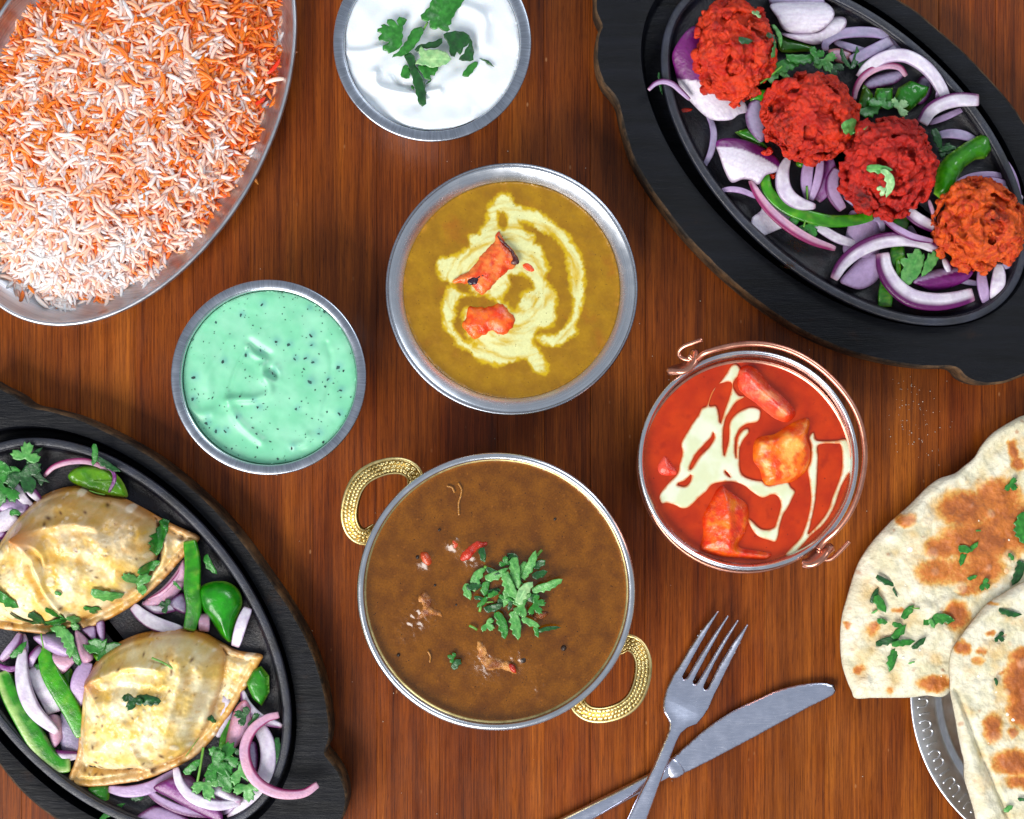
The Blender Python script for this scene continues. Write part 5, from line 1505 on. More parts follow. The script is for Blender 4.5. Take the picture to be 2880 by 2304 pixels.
Bq('long pink onion strip hanging over the board edge at the lower right', [(1088, 1318), (1035, 1335), (982, 1380), (955, 1450), (970, 1530), (1015, 1590), (1090, 1625), (1180, 1625), (1240, 1590)], 42, z=156, base='p', side=1, arch=12, th=8, purp=.2)
Bq('white onion arc curving down at the lower right of the plate', [(1012, 1365), (1042, 1430), (1045, 1510), (1020, 1590), (970, 1660), (905, 1730)], 62, z=124, base='w', th=9, taper=.85)
BP('dull brown onion piece inside the white arc', [(950, 1440), (995, 1420), (1010, 1480), (1000, 1550), (970, 1550)], z=108, H=12, base='g')
Bq('pink-lilac onion hoop at the bottom crossing the purple wedge', [(685, 1525), (705, 1590), (760, 1645), (850, 1672), (938, 1660)], 42, z=146, base='w', arch=12, taper=.5, th=9)
BP('deep purple onion wedge at the bottom of the plate', [(605, 1595), (720, 1548), (790, 1600), (865, 1680), (862, 1728), (760, 1690), (680, 1645)], z=120, H=20, base='u', rim=PU, rimw=10)
Bq('outer onion slice below the purple wedge, purple edged', [(570, 1605), (630, 1655), (730, 1695), (860, 1710)], 36, z=118, base='l', side=-1)
BP('white onion petal with pink back at the bottom by the coriander', [(800, 1560), (850, 1572), (900, 1612), (950, 1642), (900, 1662), (845, 1640), (805, 1605)], z=130, H=20, base='w', rim=hx('#a85a92'), rims=.6)
Bq('pink onion strip just below the white petal', [(770, 1600), (820, 1640), (880, 1665), (945, 1655)], 34, z=122, base='p', side=-1)
Bq('translucent lilac onion slice along the bottom edge of the lower samosa', [(425, 1608), (500, 1618), (590, 1600), (690, 1540)], 48, z=112, base='l', taper=.5)
BP('broad pale onion petal cut by the bottom frame edge', [(520, 1740), (600, 1672), (690, 1690), (780, 1760), (640, 1790)], z=110, H=18, base='l')
Bq('lilac onion slice between the wedge and the white arc at the bottom', [(870, 1700), (940, 1670), (1000, 1640)], 30, z=116, base='l')
Bq('purple onion sliver at the left frame edge below the upper samosa', [(80, 1000), (60, 1045), (5, 1105)], 42, z=126, base='l', side=1, purp=.45, taper=.4)
Bq('upright purple onion slice beside the left purple sliver', [(90, 1005), (95, 1060), (85, 1110)], 34, z=118, base='l', side=-1, purp=.4)
BP('pink-lilac oval onion petal below the upper samosa', [(140, 1010), (200, 1000), (240, 1010), (276, 1055), (272, 1086), (220, 1082), (165, 1045)], z=134, H=20, base='l', rimw=4, rims=.6)
BP('square cut pink onion piece under the oval petal', [(190, 1075), (275, 1085), (300, 1100), (290, 1118), (238, 1162), (210, 1120)], z=116, H=14, base='p', rimw=3, rims=.5)
BP('pink ended onion petal under the samosa point', [(302, 985), (350, 1030), (366, 1085), (362, 1105), (322, 1112), (305, 1060)], z=120, H=16, base='p', rimw=4, rims=.4)
BP('left grey-lilac onion petal right of the samosa point', [(320, 985), (372, 970), (380, 1020), (385, 1050), (350, 1010)], z=118, H=10, base='l', rimw=4)
BP('right lilac onion tip right of the samosa point', [(375, 965), (405, 950), (412, 1000), (408, 1045), (385, 1010)], z=122, H=12, base='l', rimw=3)
Bq('longest pale onion arc on the left half of the plate', [(92, 1060), (85, 1140), (100, 1230), (140, 1310), (225, 1388)], 58, z=136, base='w', arch=14, th=11, taper=.35)
Bq('white onion strip with a square pink end', [(128, 1130), (155, 1190), (190, 1260), (212, 1310)], 64, z=118, base='w', taper=.85)
Bq('satin purple onion slice at the left flank of the lower samosa', [(345, 1112), (312, 1180), (298, 1285)], 64, z=122, base='l', side=0, taper=.5)
Bq('short bent onion slice with purple rim left of the samosa seam', [(160, 1050), (130, 1090), (115, 1130)], 32, z=126, base='l', side=-1)
Bq('thin purple onion curve at the left frame edge', [(-20, 1120), (40, 1140), (105, 1120)], 22, z=118, base='u')
BP('pink onion end below the longest pale arc', [(190, 1325), (235, 1320), (250, 1395), (218, 1442), (195, 1400)], z=108, H=14, base='p', rimw=4, rims=.5)
Bq('purple topped white onion slice touching the lower samosa edge', [(192, 1468), (240, 1478), (305, 1476)], 42, z=116, base='w', side=1, purp=.42)
BP('glassy brownish onion sheet left of the lower samosa', [(235, 1330), (270, 1300), (318, 1390), (312, 1460), (245, 1462)], z=105, H=8, base='g', rims=.1)
BP('pale onion scrap between the green pepper strip and the lower samosa', [(860, 1250), (900, 1260), (905, 1330), (865, 1400), (840, 1380)], z=108, H=10, base='w', rims=.2)

# ================================================================ green peppers
PG = {'TR': 'green pepper pieces around the fritters', 'BL': 'green pepper pieces around the samosas'}
G0 = hx('#1f6a0a'); G1 = hx('#2f8a10'); GL = hx('#8ab83a'); GD = hx('#124a08')


def pep_strip(fr, grp, lb, pts, w, z=118, th=8, base=G1, light=GL, side=1, arch=8, taper=.6, lw=.3):
    s = {'TR': 1.5685, 'BL': 1.387}[grp]
    q = smooth([(a, b, 0) for a, b in fr(*pts)], False, 5); t = np.linspace(0, 1, len(q)); q[:, 2] = z + arch * np.sin(t * np.pi)
    q = np.array([W(*r) for r in q]); hw = w / s / 2
    sd = int(w * 7 + z)

    def cf(tt, a, bb):
        c = mixc(base, GD, sstep(-.3, .5, vnoise(tt * 9, a * 1.5, 0, sd)) * .5)
        c = mixc(c, light, sstep(.1, .7, vnoise(tt * 14, a * 2, 0, sd + 3)) * .35)
        c = mixc(c, light, (sstep(lw - .12, lw + .05, a * side) - sstep(lw + .15, lw + .35, a * side)) * .8)
        return mixc(c, light, (sstep(.04, 0, tt) + sstep(.96, 1, tt)) * .6)
    o = sweep('pepper_strip', q, lambda t: hw * (taper + (1 - taper) * np.sin(t * np.pi) ** .5), lambda t: th, M_pepper, colf=cf, m=24, e=.42)
    return tag(o, lb, 'green pepper', PG[grp])


def pep_piece(fr, grp, lb, pts, z=114, H=22, base=G1, c2=G0, light=GL, lw=3.0, inner=False):
    sd = len(lb) + int(z)

    def zf(x, y, d):
        return H * (1 - np.exp(-d / (5 if H < 30 else 13))) + 4 + (fbm(x, y, 14, seed=sd, oct=3) * 4 if inner else fbm(x, y, 60, seed=sd) * 4)

    def cf(x, y, d):
        c = mixc(base, c2, sstep(-.3, .5, fbm(x, y, 40, seed=sd)))
        return mixc(c, light, (1 - sstep(lw * .5, lw * 1.5, d)) * .7)
    o = sheet('pepper_piece', fr(*pts), z, zf, M_pepper, 5, 0, cf, None, bot=lambda x, y, d: 0 * x, sm=not any(w in lb for w in ('block', 'wedge', 'point', 'bent')))
    return tag(o, lb, 'green pepper', PG[grp])


pep_piece(FA, 'TR', 'dark green pepper slice behind the tallest fritter near the top', [(868, 165), (950, 185), (1025, 222), (960, 230), (870, 228)], base=hx('#2a5a08'), H=10)
pep_piece(FA, 'TR', 'green pepper bit peeking out between the first two fritters', [(735, 445), (790, 395), (835, 425), (800, 448)], z=118, H=14)
pep_piece(FA, 'TR', 'green pepper point left of the second fritter', [(668, 585), (722, 567), (775, 600), (815, 655), (760, 640), (700, 612)], z=108, H=12)
pep_piece(FA, 'TR', 'dark wedge of pepper, leftmost of the three blocks above the largest fritter', [(1208, 475), (1238, 368), (1278, 420), (1272, 480), (1230, 505)], z=118, H=14, base=hx('#35600c'), inner=True)
pep_piece(FA, 'TR', 'square pepper block, middle of the three above the largest fritter', [(1272, 470), (1292, 392), (1364, 389), (1364, 465), (1300, 485)], z=122, H=18, lw=2)
pep_piece(FA, 'TR', 'slanted pepper block, rightmost of the three above the largest fritter', [(1362, 460), (1388, 390), (1442, 357), (1526, 386), (1510, 425), (1440, 492), (1392, 485)], z=122, H=24, inner=True, base=hx('#1d7a10'))
pep_piece(FA, 'TR', 'big bent pepper chunk with bright cut end, between largest and orange fritter', [(1545, 855), (1560, 740), (1600, 690), (1680, 632), (1762, 590), (1792, 604), (1802, 660), (1770, 702), (1730, 705), (1680, 740), (1650, 790), (1625, 850), (1590, 892)], z=120, H=34, base=hx('#3a8a0e'), c2=hx('#1f7008'), inner=True, lw=4)
pep_strip(FA, 'TR', 'longest bright green pepper crescent below the fritters', [(800, 762), (815, 840), (870, 900), (960, 945), (1080, 975), (1190, 972), (1275, 955)], 56, z=122, th=10, base=hx('#3f9c0c'), side=-1, lw=.15)
pep_strip(FA, 'TR', 'green pepper strip going under the largest fritter', [(1425, 925), (1405, 975), (1395, 1030)], 66, z=112)
pep_strip(FA, 'TR', 'ridged green pepper piece seen through the purple onion ring', [(1390, 1080), (1385, 1130), (1400, 1180)], 66, z=110, base=hx('#2a7a14'))
pep_strip(FA, 'TR', 'ridged pepper strip end sticking out below the U shaped onion', [(1345, 1230), (1335, 1290), (1330, 1352)], 62, z=108, base=hx('#3c8f1c'), taper=.95)
pep_piece(FA, 'TR', 'tiny green pepper bit under the second fritter', [(940, 715), (985, 712), (975, 738), (945, 735)], z=106, H=6, c2=GD)
pep_strip(FA, 'TR', 'narrow green pepper edge beside the coriander leaf at the bottom', [(1385, 1150), (1390, 1190), (1385, 1235)], 24, z=118, base=hx('#4a9a10'))

pep_piece(FB, 'BL', 'lime green pepper cap above the upper samosa', [(267, 385), (290, 358), (340, 343), (400, 350), (445, 370), (480, 410), (500, 462), (480, 470), (400, 458), (320, 430), (280, 410)], z=122, H=26, base=hx('#6fae10'), c2=hx('#3f8c0a'), inner=True, light=hx('#a8c850'))
pep_strip(FB, 'BL', 'long upright green pepper strip right of the upper samosa', [(740, 640), (752, 720), (750, 820), (758, 900), (740, 985)], 62, z=130, th=12, base=hx('#2f940a'), side=-1, lw=.2, taper=.7)
pep_piece(FB, 'BL', 'glossiest rounded pepper chunk near the right rim', [(778, 830), (815, 802), (880, 798), (930, 828), (946, 880), (925, 945), (905, 1030), (870, 1015), (825, 950), (790, 900)], z=120, H=46, base=hx('#1f9a08'), c2=hx('#127406'), lw=2.5)
pep_piece(FB, 'BL', 'pointed green pepper piece below the samosa right tip', [(960, 1190), (985, 1140), (1020, 1128), (1050, 1165), (1052, 1230), (1022, 1283), (985, 1255)], z=114, H=22, base=hx('#2a8a10'), lw=2)
pep_strip(FB, 'BL', 'thick wavy pepper strip along the left rim', [(10, 1150), (45, 1240), (100, 1340), (145, 1420), (185, 1480), (230, 1512), (275, 1512)], 80, z=120, th=13, base=hx('#2c8c0c'), light=hx('#b4d27a'), side=-1, lw=.55, taper=.6)
pep_strip(FB, 'BL', 'bright pepper strip between the pale onion arc and the lower samosa', [(172, 1055), (195, 1150), (240, 1230), (285, 1310), (320, 1400)], 74, z=122, th=11, base=hx('#3aa008'), side=1, lw=.1, taper=.5)
pep_piece(FB, 'BL', 'green pepper tip sticking out under the lower samosa bottom edge', [(345, 1598), (422, 1592), (421, 1680), (395, 1692), (365, 1640)], z=108, H=14, inner=True)
pep_piece(FB, 'BL', 'half hidden green pepper bit behind the satin purple onion', [(240, 1150), (280, 1140), (286, 1215), (270, 1232), (250, 1190)], z=106, H=12, base=hx('#2a6a0c'))
pep_strip(FB, 'BL', 'green pepper strip under the right edge of the lower samosa', [(905, 1340), (885, 1410), (878, 1490), (870, 1560)], 52, z=110, base=hx('#3c8f0a'))
pep_piece(FB, 'BL', 'small lime pepper piece behind the top of the lower samosa', [(365, 1075), (412, 1078), (425, 1105), (395, 1130), (375, 1105)], z=106, H=12, base=hx('#6ab018'))
pep_piece(FB, 'BL', 'dark green pepper piece at the left frame edge below the coriander bunch', [(-20, 430), (45, 425), (70, 455), (40, 480), (-20, 485)], z=108, H=12, base=GD)

# ================================================================ coriander
CG = ['#1c5a1a', '#2a7a20', '#3c8c34', '#4f9a48', '#18421a']


def leaf_col(kind, c):
    a, b = {'d': ('#12421a', '#1c5a22'), 'm': ('#1f6a1c', '#33862c'), 'l': ('#3e8c3c', '#6aac5a'), 'p': ('#7fb878', '#a6cf8e')}[kind]
    return hx(a), hx(b)


def fan_outline(R, lobes, seed, spread=115):
    r_ = np.random.default_rng(seed); out = [(0, 0)]
    th = np.radians(np.linspace(-spread, spread, 9 * lobes + 1))
    for i, t in enumerate(th):
        ph = (i / (9 * lobes)) * lobes
        lobe = abs(math.sin(ph * math.pi)) ** .55
        tooth = (1.0, .86, 1.0, .88)[i % 4] if lobe > .3 else 1
        r = R * (.42 + .58 * lobe) * tooth * r_.uniform(.92, 1.06) * (1.08 - .25 * abs(t) / 2)
        out.append((r * math.cos(t), r * math.sin(t)))
    return out


def shred_outline(L, Wd, seed):
    r_ = np.random.default_rng(seed); n = max(4, int(L / 9)); top = []; botm = []
    for i in range(n + 1):
        u = i / n; x = (u - .5) * L; env = (math.sin(math.pi * min(1, .12 + u * .88)) ** .5)
        top.append((x, -Wd / 2 * env * r_.uniform(.85, 1.1)))
        botm.append((x + r_.uniform(-2, 2), Wd / 2 * env * (1.15 if i % 2 else .72) * r_.uniform(.9, 1.1)))
    bend = r_.normal(0, .0025)
    o = top + botm[::-1]
    return [(x, y + bend * x * x * 2) for x, y in o]


_lf = 900


def leaf(px, py, z, kind, size, ang, lb, group, tone='m', wd=None, lobes=3, curl=None, cat='coriander', name=None, ground=None):
    """kind f = lobed leaf, s = shred, t = stem; px,py photo position; ang degrees, clockwise in the photo"""
    global _lf; _lf += 1
    r_ = np.random.default_rng(_lf)
    a = math.radians(ang); ca, sa = math.cos(a), math.sin(a)
    c0, c1 = leaf_col(tone, 0)
    if kind == 't':
        q = smooth([(px - ca * size / 2, py - sa * size / 2, z), (px + r_.normal(0, 2), py + r_.normal(0, 2), z + 3), (px + ca * size / 2, py + sa * size / 2, z)], False, 4)
        q = np.array([W(*t) for t in q])
        w = wd or 4
        o = sweep(name or 'coriander_sprig', q, w, w * .8, M_leaf, m=10, e=1, colf=lambda t, s, b: mixc(hx('#3f8c20'), hx('#86b84a'), .5 + .5 * s))
        return tag(o, lb, cat, group)
    pts = fan_outline(size, lobes, _lf) if kind == 'f' else shred_outline(size, wd or size * .4, _lf)
    P = [(px + x * ca - y * sa, py + x * sa + y * ca) for x, y in pts]
    cu = r_.uniform(.4, 1) * (curl if curl is not None else size * .075)
    if ground: cu = min(cu, 3.5)
    ph = r_.uniform(0, 6); fx = r_.uniform(.8, 1.6) / size * 3

    def loc(x, y):
        dx, dy = x - px, y - py; return dx * ca + dy * sa, -dx * sa + dy * ca

    def zf(x, y, d):
        u, v = loc(x, y); g = 0
        if ground:
            k = k_(z); g = ground((x - 1440) * k, (1152 - y) * k) - z + 2
        return 3 + g + cu * (1 + np.sin(u * fx + ph)) + cu * .6 * np.abs(v) / (size * .5) + 1.2 * fbm(x, y, 12, seed=_lf)

    def cf(x, y, d):
        u, v = loc(x, y)
        c = mixc(c0, c1, sstep(-.4, .4, fbm(x, y, 16, seed=_lf)))
        if kind == 'f':
            th = np.arctan2(v, u + 2); vein = np.abs(np.sin(th * lobes * 1.55))
            vein = sstep(.16, .0, vein) * .5
        else:
            vein = sstep(1.6, .3, np.abs(v + u * .15)) * .5 + sstep(.3, 0, np.abs(np.sin(u / 7 + np.abs(v) * .25))) * .25
        return mixc(c, c1 * 1.6, np.clip(vein, 0, .6))
    o = sheet(name or ('coriander_leaf' if kind == 'f' else 'coriander_shred'), P, z, zf, M_leaf, 4.0 if size > 30 else 3.2, 1.8, cf, None, sm=False)
    return tag(o, lb, cat, group)


def traced(fr, pts, z, lb, group, tone='m', H=8, vp=None, name='coriander_leaf'):
    global _lf; _lf += 1
    P = np.array(fr(*pts)); c = P.mean(0); c0, c1 = leaf_col(tone, 0); sd = _lf
    v0 = np.array(fr(vp)[0]) if vp else c
    Pd = []
    for i in range(len(P)):       # serrate the outline
        a, b = P[i], P[(i + 1) % len(P)]; L = np.linalg.norm(b - a); n = max(1, int(L / 9))
        nn = np.array([b[1] - a[1], a[0] - b[0]]) / (L + 1e-9)
        for j in range(n):
            Pd.append(a + (b - a) * j / n + nn * (1.8 if j % 2 else -1.0))

    def zf(x, y, d): return 3 + H * (1 + fbm(x, y, 45, seed=sd, oct=2)) * .6 + fbm(x, y, 10, seed=sd) * 1

    def cf(x, y, d):
        th = np.arctan2(y - v0[1], x - v0[0]); vein = sstep(.14, 0, np.abs(np.sin(th * 5))) * .45
        return mixc(mixc(c0, c1, sstep(-.4, .4, fbm(x, y, 18, seed=sd))), c1 * 1.5, vein)
    o = sheet(name, Pd, z, zf, M_leaf, 4, 1.8, cf, None, sm=False)
    return tag(o, lb, 'coriander', group)


# on the yogurt
gy = 'coriander leaves on the white yogurt'; zy = 240
traced(FW, [(860, -20), (1100, -20), (1080, 30), (1030, 100), (1000, 150), (998, 190), (975, 200), (988, 235), (965, 250), (925, 240), (900, 222), (850, 230), (830, 215), (838, 160), (810, 178), (770, 160), (762, 120), (790, 100), (830, 60)], zy + 8, 'broad coriander leaf at the top, cut by the picture edge', gy, 'm', 12, (960, -60))
traced(FW, [(628, 200), (640, 190), (660, 160), (640, 145), (605, 138), (585, 165), (595, 205), (570, 170), (545, 155), (515, 155), (510, 180), (530, 210), (490, 190), (465, 195), (475, 215), (440, 225), (437, 245), (475, 262), (445, 290), (450, 315), (500, 320), (530, 325), (480, 355), (478, 385), (515, 395), (520, 412), (560, 395), (600, 370), (625, 340), (632, 280)], zy + 6, 'many-lobed coriander leaf at the left of the yogurt', gy, 'm', 12, (660, 330))
traced(FW, [(545, 440), (600, 390), (660, 310), (690, 240), (740, 212), (775, 205), (790, 230), (770, 280), (730, 340), (690, 390), (640, 425), (590, 435)], zy + 12, 'diagonal coriander shred joining the many-lobed leaf', gy, 'm', 8, (560, 430))
traced(FW, [(635, 425), (690, 400), (720, 430), (725, 500), (760, 560), (790, 620), (800, 680), (808, 760), (808, 795), (775, 815), (752, 795), (738, 740), (715, 660), (695, 580), (670, 500), (650, 460)], zy + 10, 'long upright coriander strip in the centre of the yogurt', gy, 'd', 6, (640, 430))
traced(FW, [(720, 490), (760, 440), (745, 400), (770, 350), (800, 385), (860, 380), (930, 390), (975, 415), (1000, 455), (975, 480), (930, 500), (860, 520), (800, 500)], zy + 22, 'pale underside of a folded coriander leaf in the yogurt', gy, 'p', 8, (1000, 455))
traced(FW, [(740, 500), (800, 500), (900, 510), (870, 580), (840, 575), (845, 610), (815, 612), (790, 600), (770, 560)], zy + 10, 'green coriander piece under the pale folded leaf', gy, 'm', 6, (760, 480))
traced(FW, [(715, 380), (740, 350), (800, 335), (880, 310), (930, 295), (930, 330), (900, 360), (840, 370), (780, 370), (730, 400)], zy + 14, 'coriander shred linking the centre to the dark right leaf', gy, 'd', 6, (720, 380))
traced(FW, [(935, 265), (990, 245), (1060, 242), (1110, 255), (1145, 300), (1165, 370), (1165, 460), (1110, 470), (1050, 455), (1090, 410), (1135, 330), (1090, 370), (1060, 425), (1040, 400), (1020, 440), (990, 430), (980, 360), (960, 320)], zy + 14, 'dark coriander leaf curving at the right of the yogurt', gy, 'd', 10, (1100, 300))
traced(FW, [(1075, 575), (1120, 500), (1150, 480), (1198, 470), (1200, 485), (1170, 530), (1125, 590), (1095, 590)], zy + 8, 'small rectangular coriander cut at the right of the yogurt', gy, 'm', 4, (1140, 530))
traced(FW, [(608, 570), (620, 530), (650, 490), (670, 500), (685, 570), (680, 600), (650, 605), (615, 590)], zy + 6, 'little scalloped coriander lobe left of the upright strip', gy, 'm', 5, (690, 570))
traced(FW, [(800, 640), (820, 615), (850, 606), (840, 625), (815, 640)], zy + 6, 'tiny coriander scrap right of the upright strip', gy, 'd', 2, (820, 620))
traced(FW, [(686, 650), (705, 645), (718, 665), (712, 686), (692, 678)], zy + 6, 'tiny coriander scrap left of the upright strip bottom', gy, 'm', 2, (700, 665))
traced(FW, [(1210, 440), (1250, 450), (1300, 480), (1322, 515), (1290, 500), (1250, 470)], zy + 1, 'coriander sliver half sunk in the yogurt at the right', gy, 'd', 1, (1260, 470))
leaf(*FW((800, 200))[0], zy + 12, 't', 26, -60, 'short coriander stalk above the diagonal shred', gy, wd=2.5)

# on the brown gravy
gk = 'coriander bits heaped on the brown gravy'; z0 = ZK + 8


def K(x, y, kind, size, ang, lb, tone='l', wd=None, dz=0, **kw):
    p = FKC((x, y))[0]; f_ = 1.0 if kind == 't' else 1.14
    leaf(p[0], p[1], z0 + dz, kind, size * f_ / 4.54, ang, lb, gk, tone, wd * (1 if kind == 't' else 1.3) / 4.54 if wd else None, **kw)


K(320, 470, 's', 300, -62, 'long coriander shred at the left side of the heap', wd=95)
K(300, 590, 's', 190, -8, 'dark coriander shred at the lower left side of the heap', 'd', 70, 4)
K(420, 620, 's', 190, 100, 'coriander shred hanging down at the left of the heap', 'm', 80, 6)
K(590, 440, 's', 280, -25, 'veined coriander shred upper left in the heap', 'l', 90, 10)
K(700, 310, 'f', 100, -100, 'lobed leaf end pointing up at the top of the heap', 'm', lobes=3, dz=6)
K(810, 420, 's', 360, 82, 'tall coriander strip in the middle of the heap', 'l', 105, 16)
K(915, 390, 's', 210, 88, 'narrow bright strip right of the tall middle strip', 'l', 70, 10)
K(1010, 310, 's', 350, -65, 'long coriander strip reaching to the top right of the heap', 'l', 90, 14)
K(1120, 300, 's', 170, -30, 'dark coriander shred at the upper right of the heap', 'd', 85, 8)
K(1130, 430, 's', 180, -20, 'greyish coriander shred at the right of the heap', 'd', 80, 8)
K(740, 610, 's', 360, 62, 'broad veined strip running down the heap centre', 'l', 110, 20)
K(920, 650, 's', 300, -55, 'bright coriander strip right of the heap centre', 'p', 110, 24)
K(1230, 580, 's', 360, -22, 'arrow shaped coriander shred sticking out at the right', 'l', 90, 10)
K(200, 660, 's', 190, 75, 'separate coriander piece at the far left of the heap', 'l', 80, 2)
K(700, 740, 's', 200, 95, 'short upright shred below the heap centre', 'l', 65, 12)
K(930, 840, 'f', 150, 180, 'fan shaped leaf at the lower centre of the heap', 'l', dz=10, lobes=4)
K(1040, 810, 'f', 150, 20, 'fan shaped leaf at the lower right of the heap', 'm', dz=8, lobes=4)
K(440, 1060, 'f', 110, 40, 'lobed leaf end below left of the heap', 'l', dz=2)
K(650, 1080, 's', 320, 72, 'folded coriander strip, left of the two below the heap', 'm', 100, 4)
K(820, 1080, 's', 330, 80, 'coriander leaf with scalloped top, right of the two below the heap', 'l', 110, 6)
K(1010, 1050, 's', 220, 25, 'twisted coriander shred at the lower right', 'l', 70, 6)
K(1080, 1160, 's', 150, 80, 'lower end of the twisted coriander shred', 'm', 55, 2)
K(1250, 1120, 's', 260, -8, 'thin curly coriander shred at the far lower right', 'd', 45, 2)
K(395, 190, 's', 170, 78, 'dark coriander scrap on the largest tomato piece', 'd', 70, 8)
K(780, 205, 's', 130, 8, 'grey-green coriander scrap above the heap', 'd', 70, 0)
K(530, 650, 's', 130, -20, 'dark coriander scrap sunk left of the heap centre', 'd', 60, 0)
K(540, 860, 's', 220, -18, 'dark wet coriander shred below left of the centre', 'd', 80, 2)
K(640, 790, 's', 120, 60, 'small dark shred below the heap centre', 'd', 60, 4)
K(1050, 730, 's', 160, -30, 'wet dark coriander shred at the lower right of the heap', 'd', 80, 4)
K(465, 370, 't', 120, 38, 'cut green stem at the upper left of the heap', dz=8, wd=34 / 2)
K(370, 850, 't', 120, 100, 'thick cut green stem left below the heap', dz=2, wd=36 / 2)
K(490, 790, 't', 90, -4, 'thin cut green stem beside the thick one', dz=2, wd=18 / 2)
K(275, 1115, 't', 110, 28, 'cut green stem alone at the lower left', dz=0, wd=30 / 2)
K(1120, 165, 't', 100, -50, 'green stem end at the top right of the heap', dz=2, wd=34 / 2)
K(30, 1500, 'f', 75, 200, 'left half of the separate coriander sprig in gravy', 'm')
K(60, 1570, 's', 140, -50, 'right half of the separate coriander sprig in gravy', 'd', 80)


def g_fritter(wx, wy):
    wx = np.asarray(wx, float); wy = np.asarray(wy, float); out = np.zeros(wx.shape)
    for cx, cy, rx, ry, hh in FR:
        q = ((wx - cx) / rx) ** 2 + ((wy - cy) / ry) ** 2
        out = np.maximum(out, np.where(q < 1, 104 + hh * .5 + hh * .9 * np.sqrt(np.clip(1.02 - q, 0, 1)) + 6, 0))
    return out


def g_samosa(wx, wy):
    wx = np.asarray(wx, float); wy = np.asarray(wy, float); out = np.zeros(wx.shape); k = k_(118)
    X, Y = 1440 + wx / k, 1152 - wy / k; Q = np.c_[X.ravel(), Y.ravel()]
    for P, f in ((SP1, zs1), (SP2, zs2)):
        ins = inside(Q, P); d = dist(Q, P) * ins
        out = np.maximum(out, np.where(ins, 118 + f(Q[:, 0], Q[:, 1], d), 0).reshape(wx.shape))
    return out


FR = []
for cx, cy, rx, ry, hh in ((668, 222, 117, 148, 112), (1000, 512, 132, 126, 112), (1350, 738, 141, 145, 118), (1748, 996, 130, 132, 112)):
    p = pk(cx, cy); h_ = 104 + hh * .72; w_ = W(p[0], p[1], h_); FR.append((w_[0], w_[1], rx * k_(h_), ry * k_(h_), hh))
SP1 = smooth(s1, True, 8); SP2 = smooth(s2, True, 8)


r9 = np.random.default_rng(77)
for i in range(22):
    a_ = r9.uniform(0, 6.28); q = r9.uniform(.2, 1.0)
    K(740 + 400 * q * math.cos(a_), 640 + 380 * q * math.sin(a_), 's', r9.uniform(90, 170), r9.uniform(0, 180), 'finely chopped coriander fleck between the larger shreds of the heap on gravy', 'ldmm'[i % 4], r9.uniform(35, 60), r9.uniform(2, 14))


def lst(fr, s, group, rows, gf):
    """leaves rest on whatever lies below them"""
    for x, y, kind, size, ang, wd, tone, dz, lb in rows:
        p = fr((x, y))[0]; z = 200.0
        for _ in range(4):
            w_ = W(p[0], p[1], z); g = float(gf(np.array([w_[0]]), np.array([w_[1]]))[0]); z = g + 2 if g > 0 else (dz if dz < 170 else 150)
        on = g > 0
        leaf(p[0], p[1], z, kind, size / s * (1.08 if not on else 1.12), ang, lb, group, tone, wd / s * (1 if kind == 't' else 1.12) if wd else None,
             ground=(lambda a, b: np.maximum(gf(a, b), dz if dz < 170 else 120)) if on and kind != 't' else None)


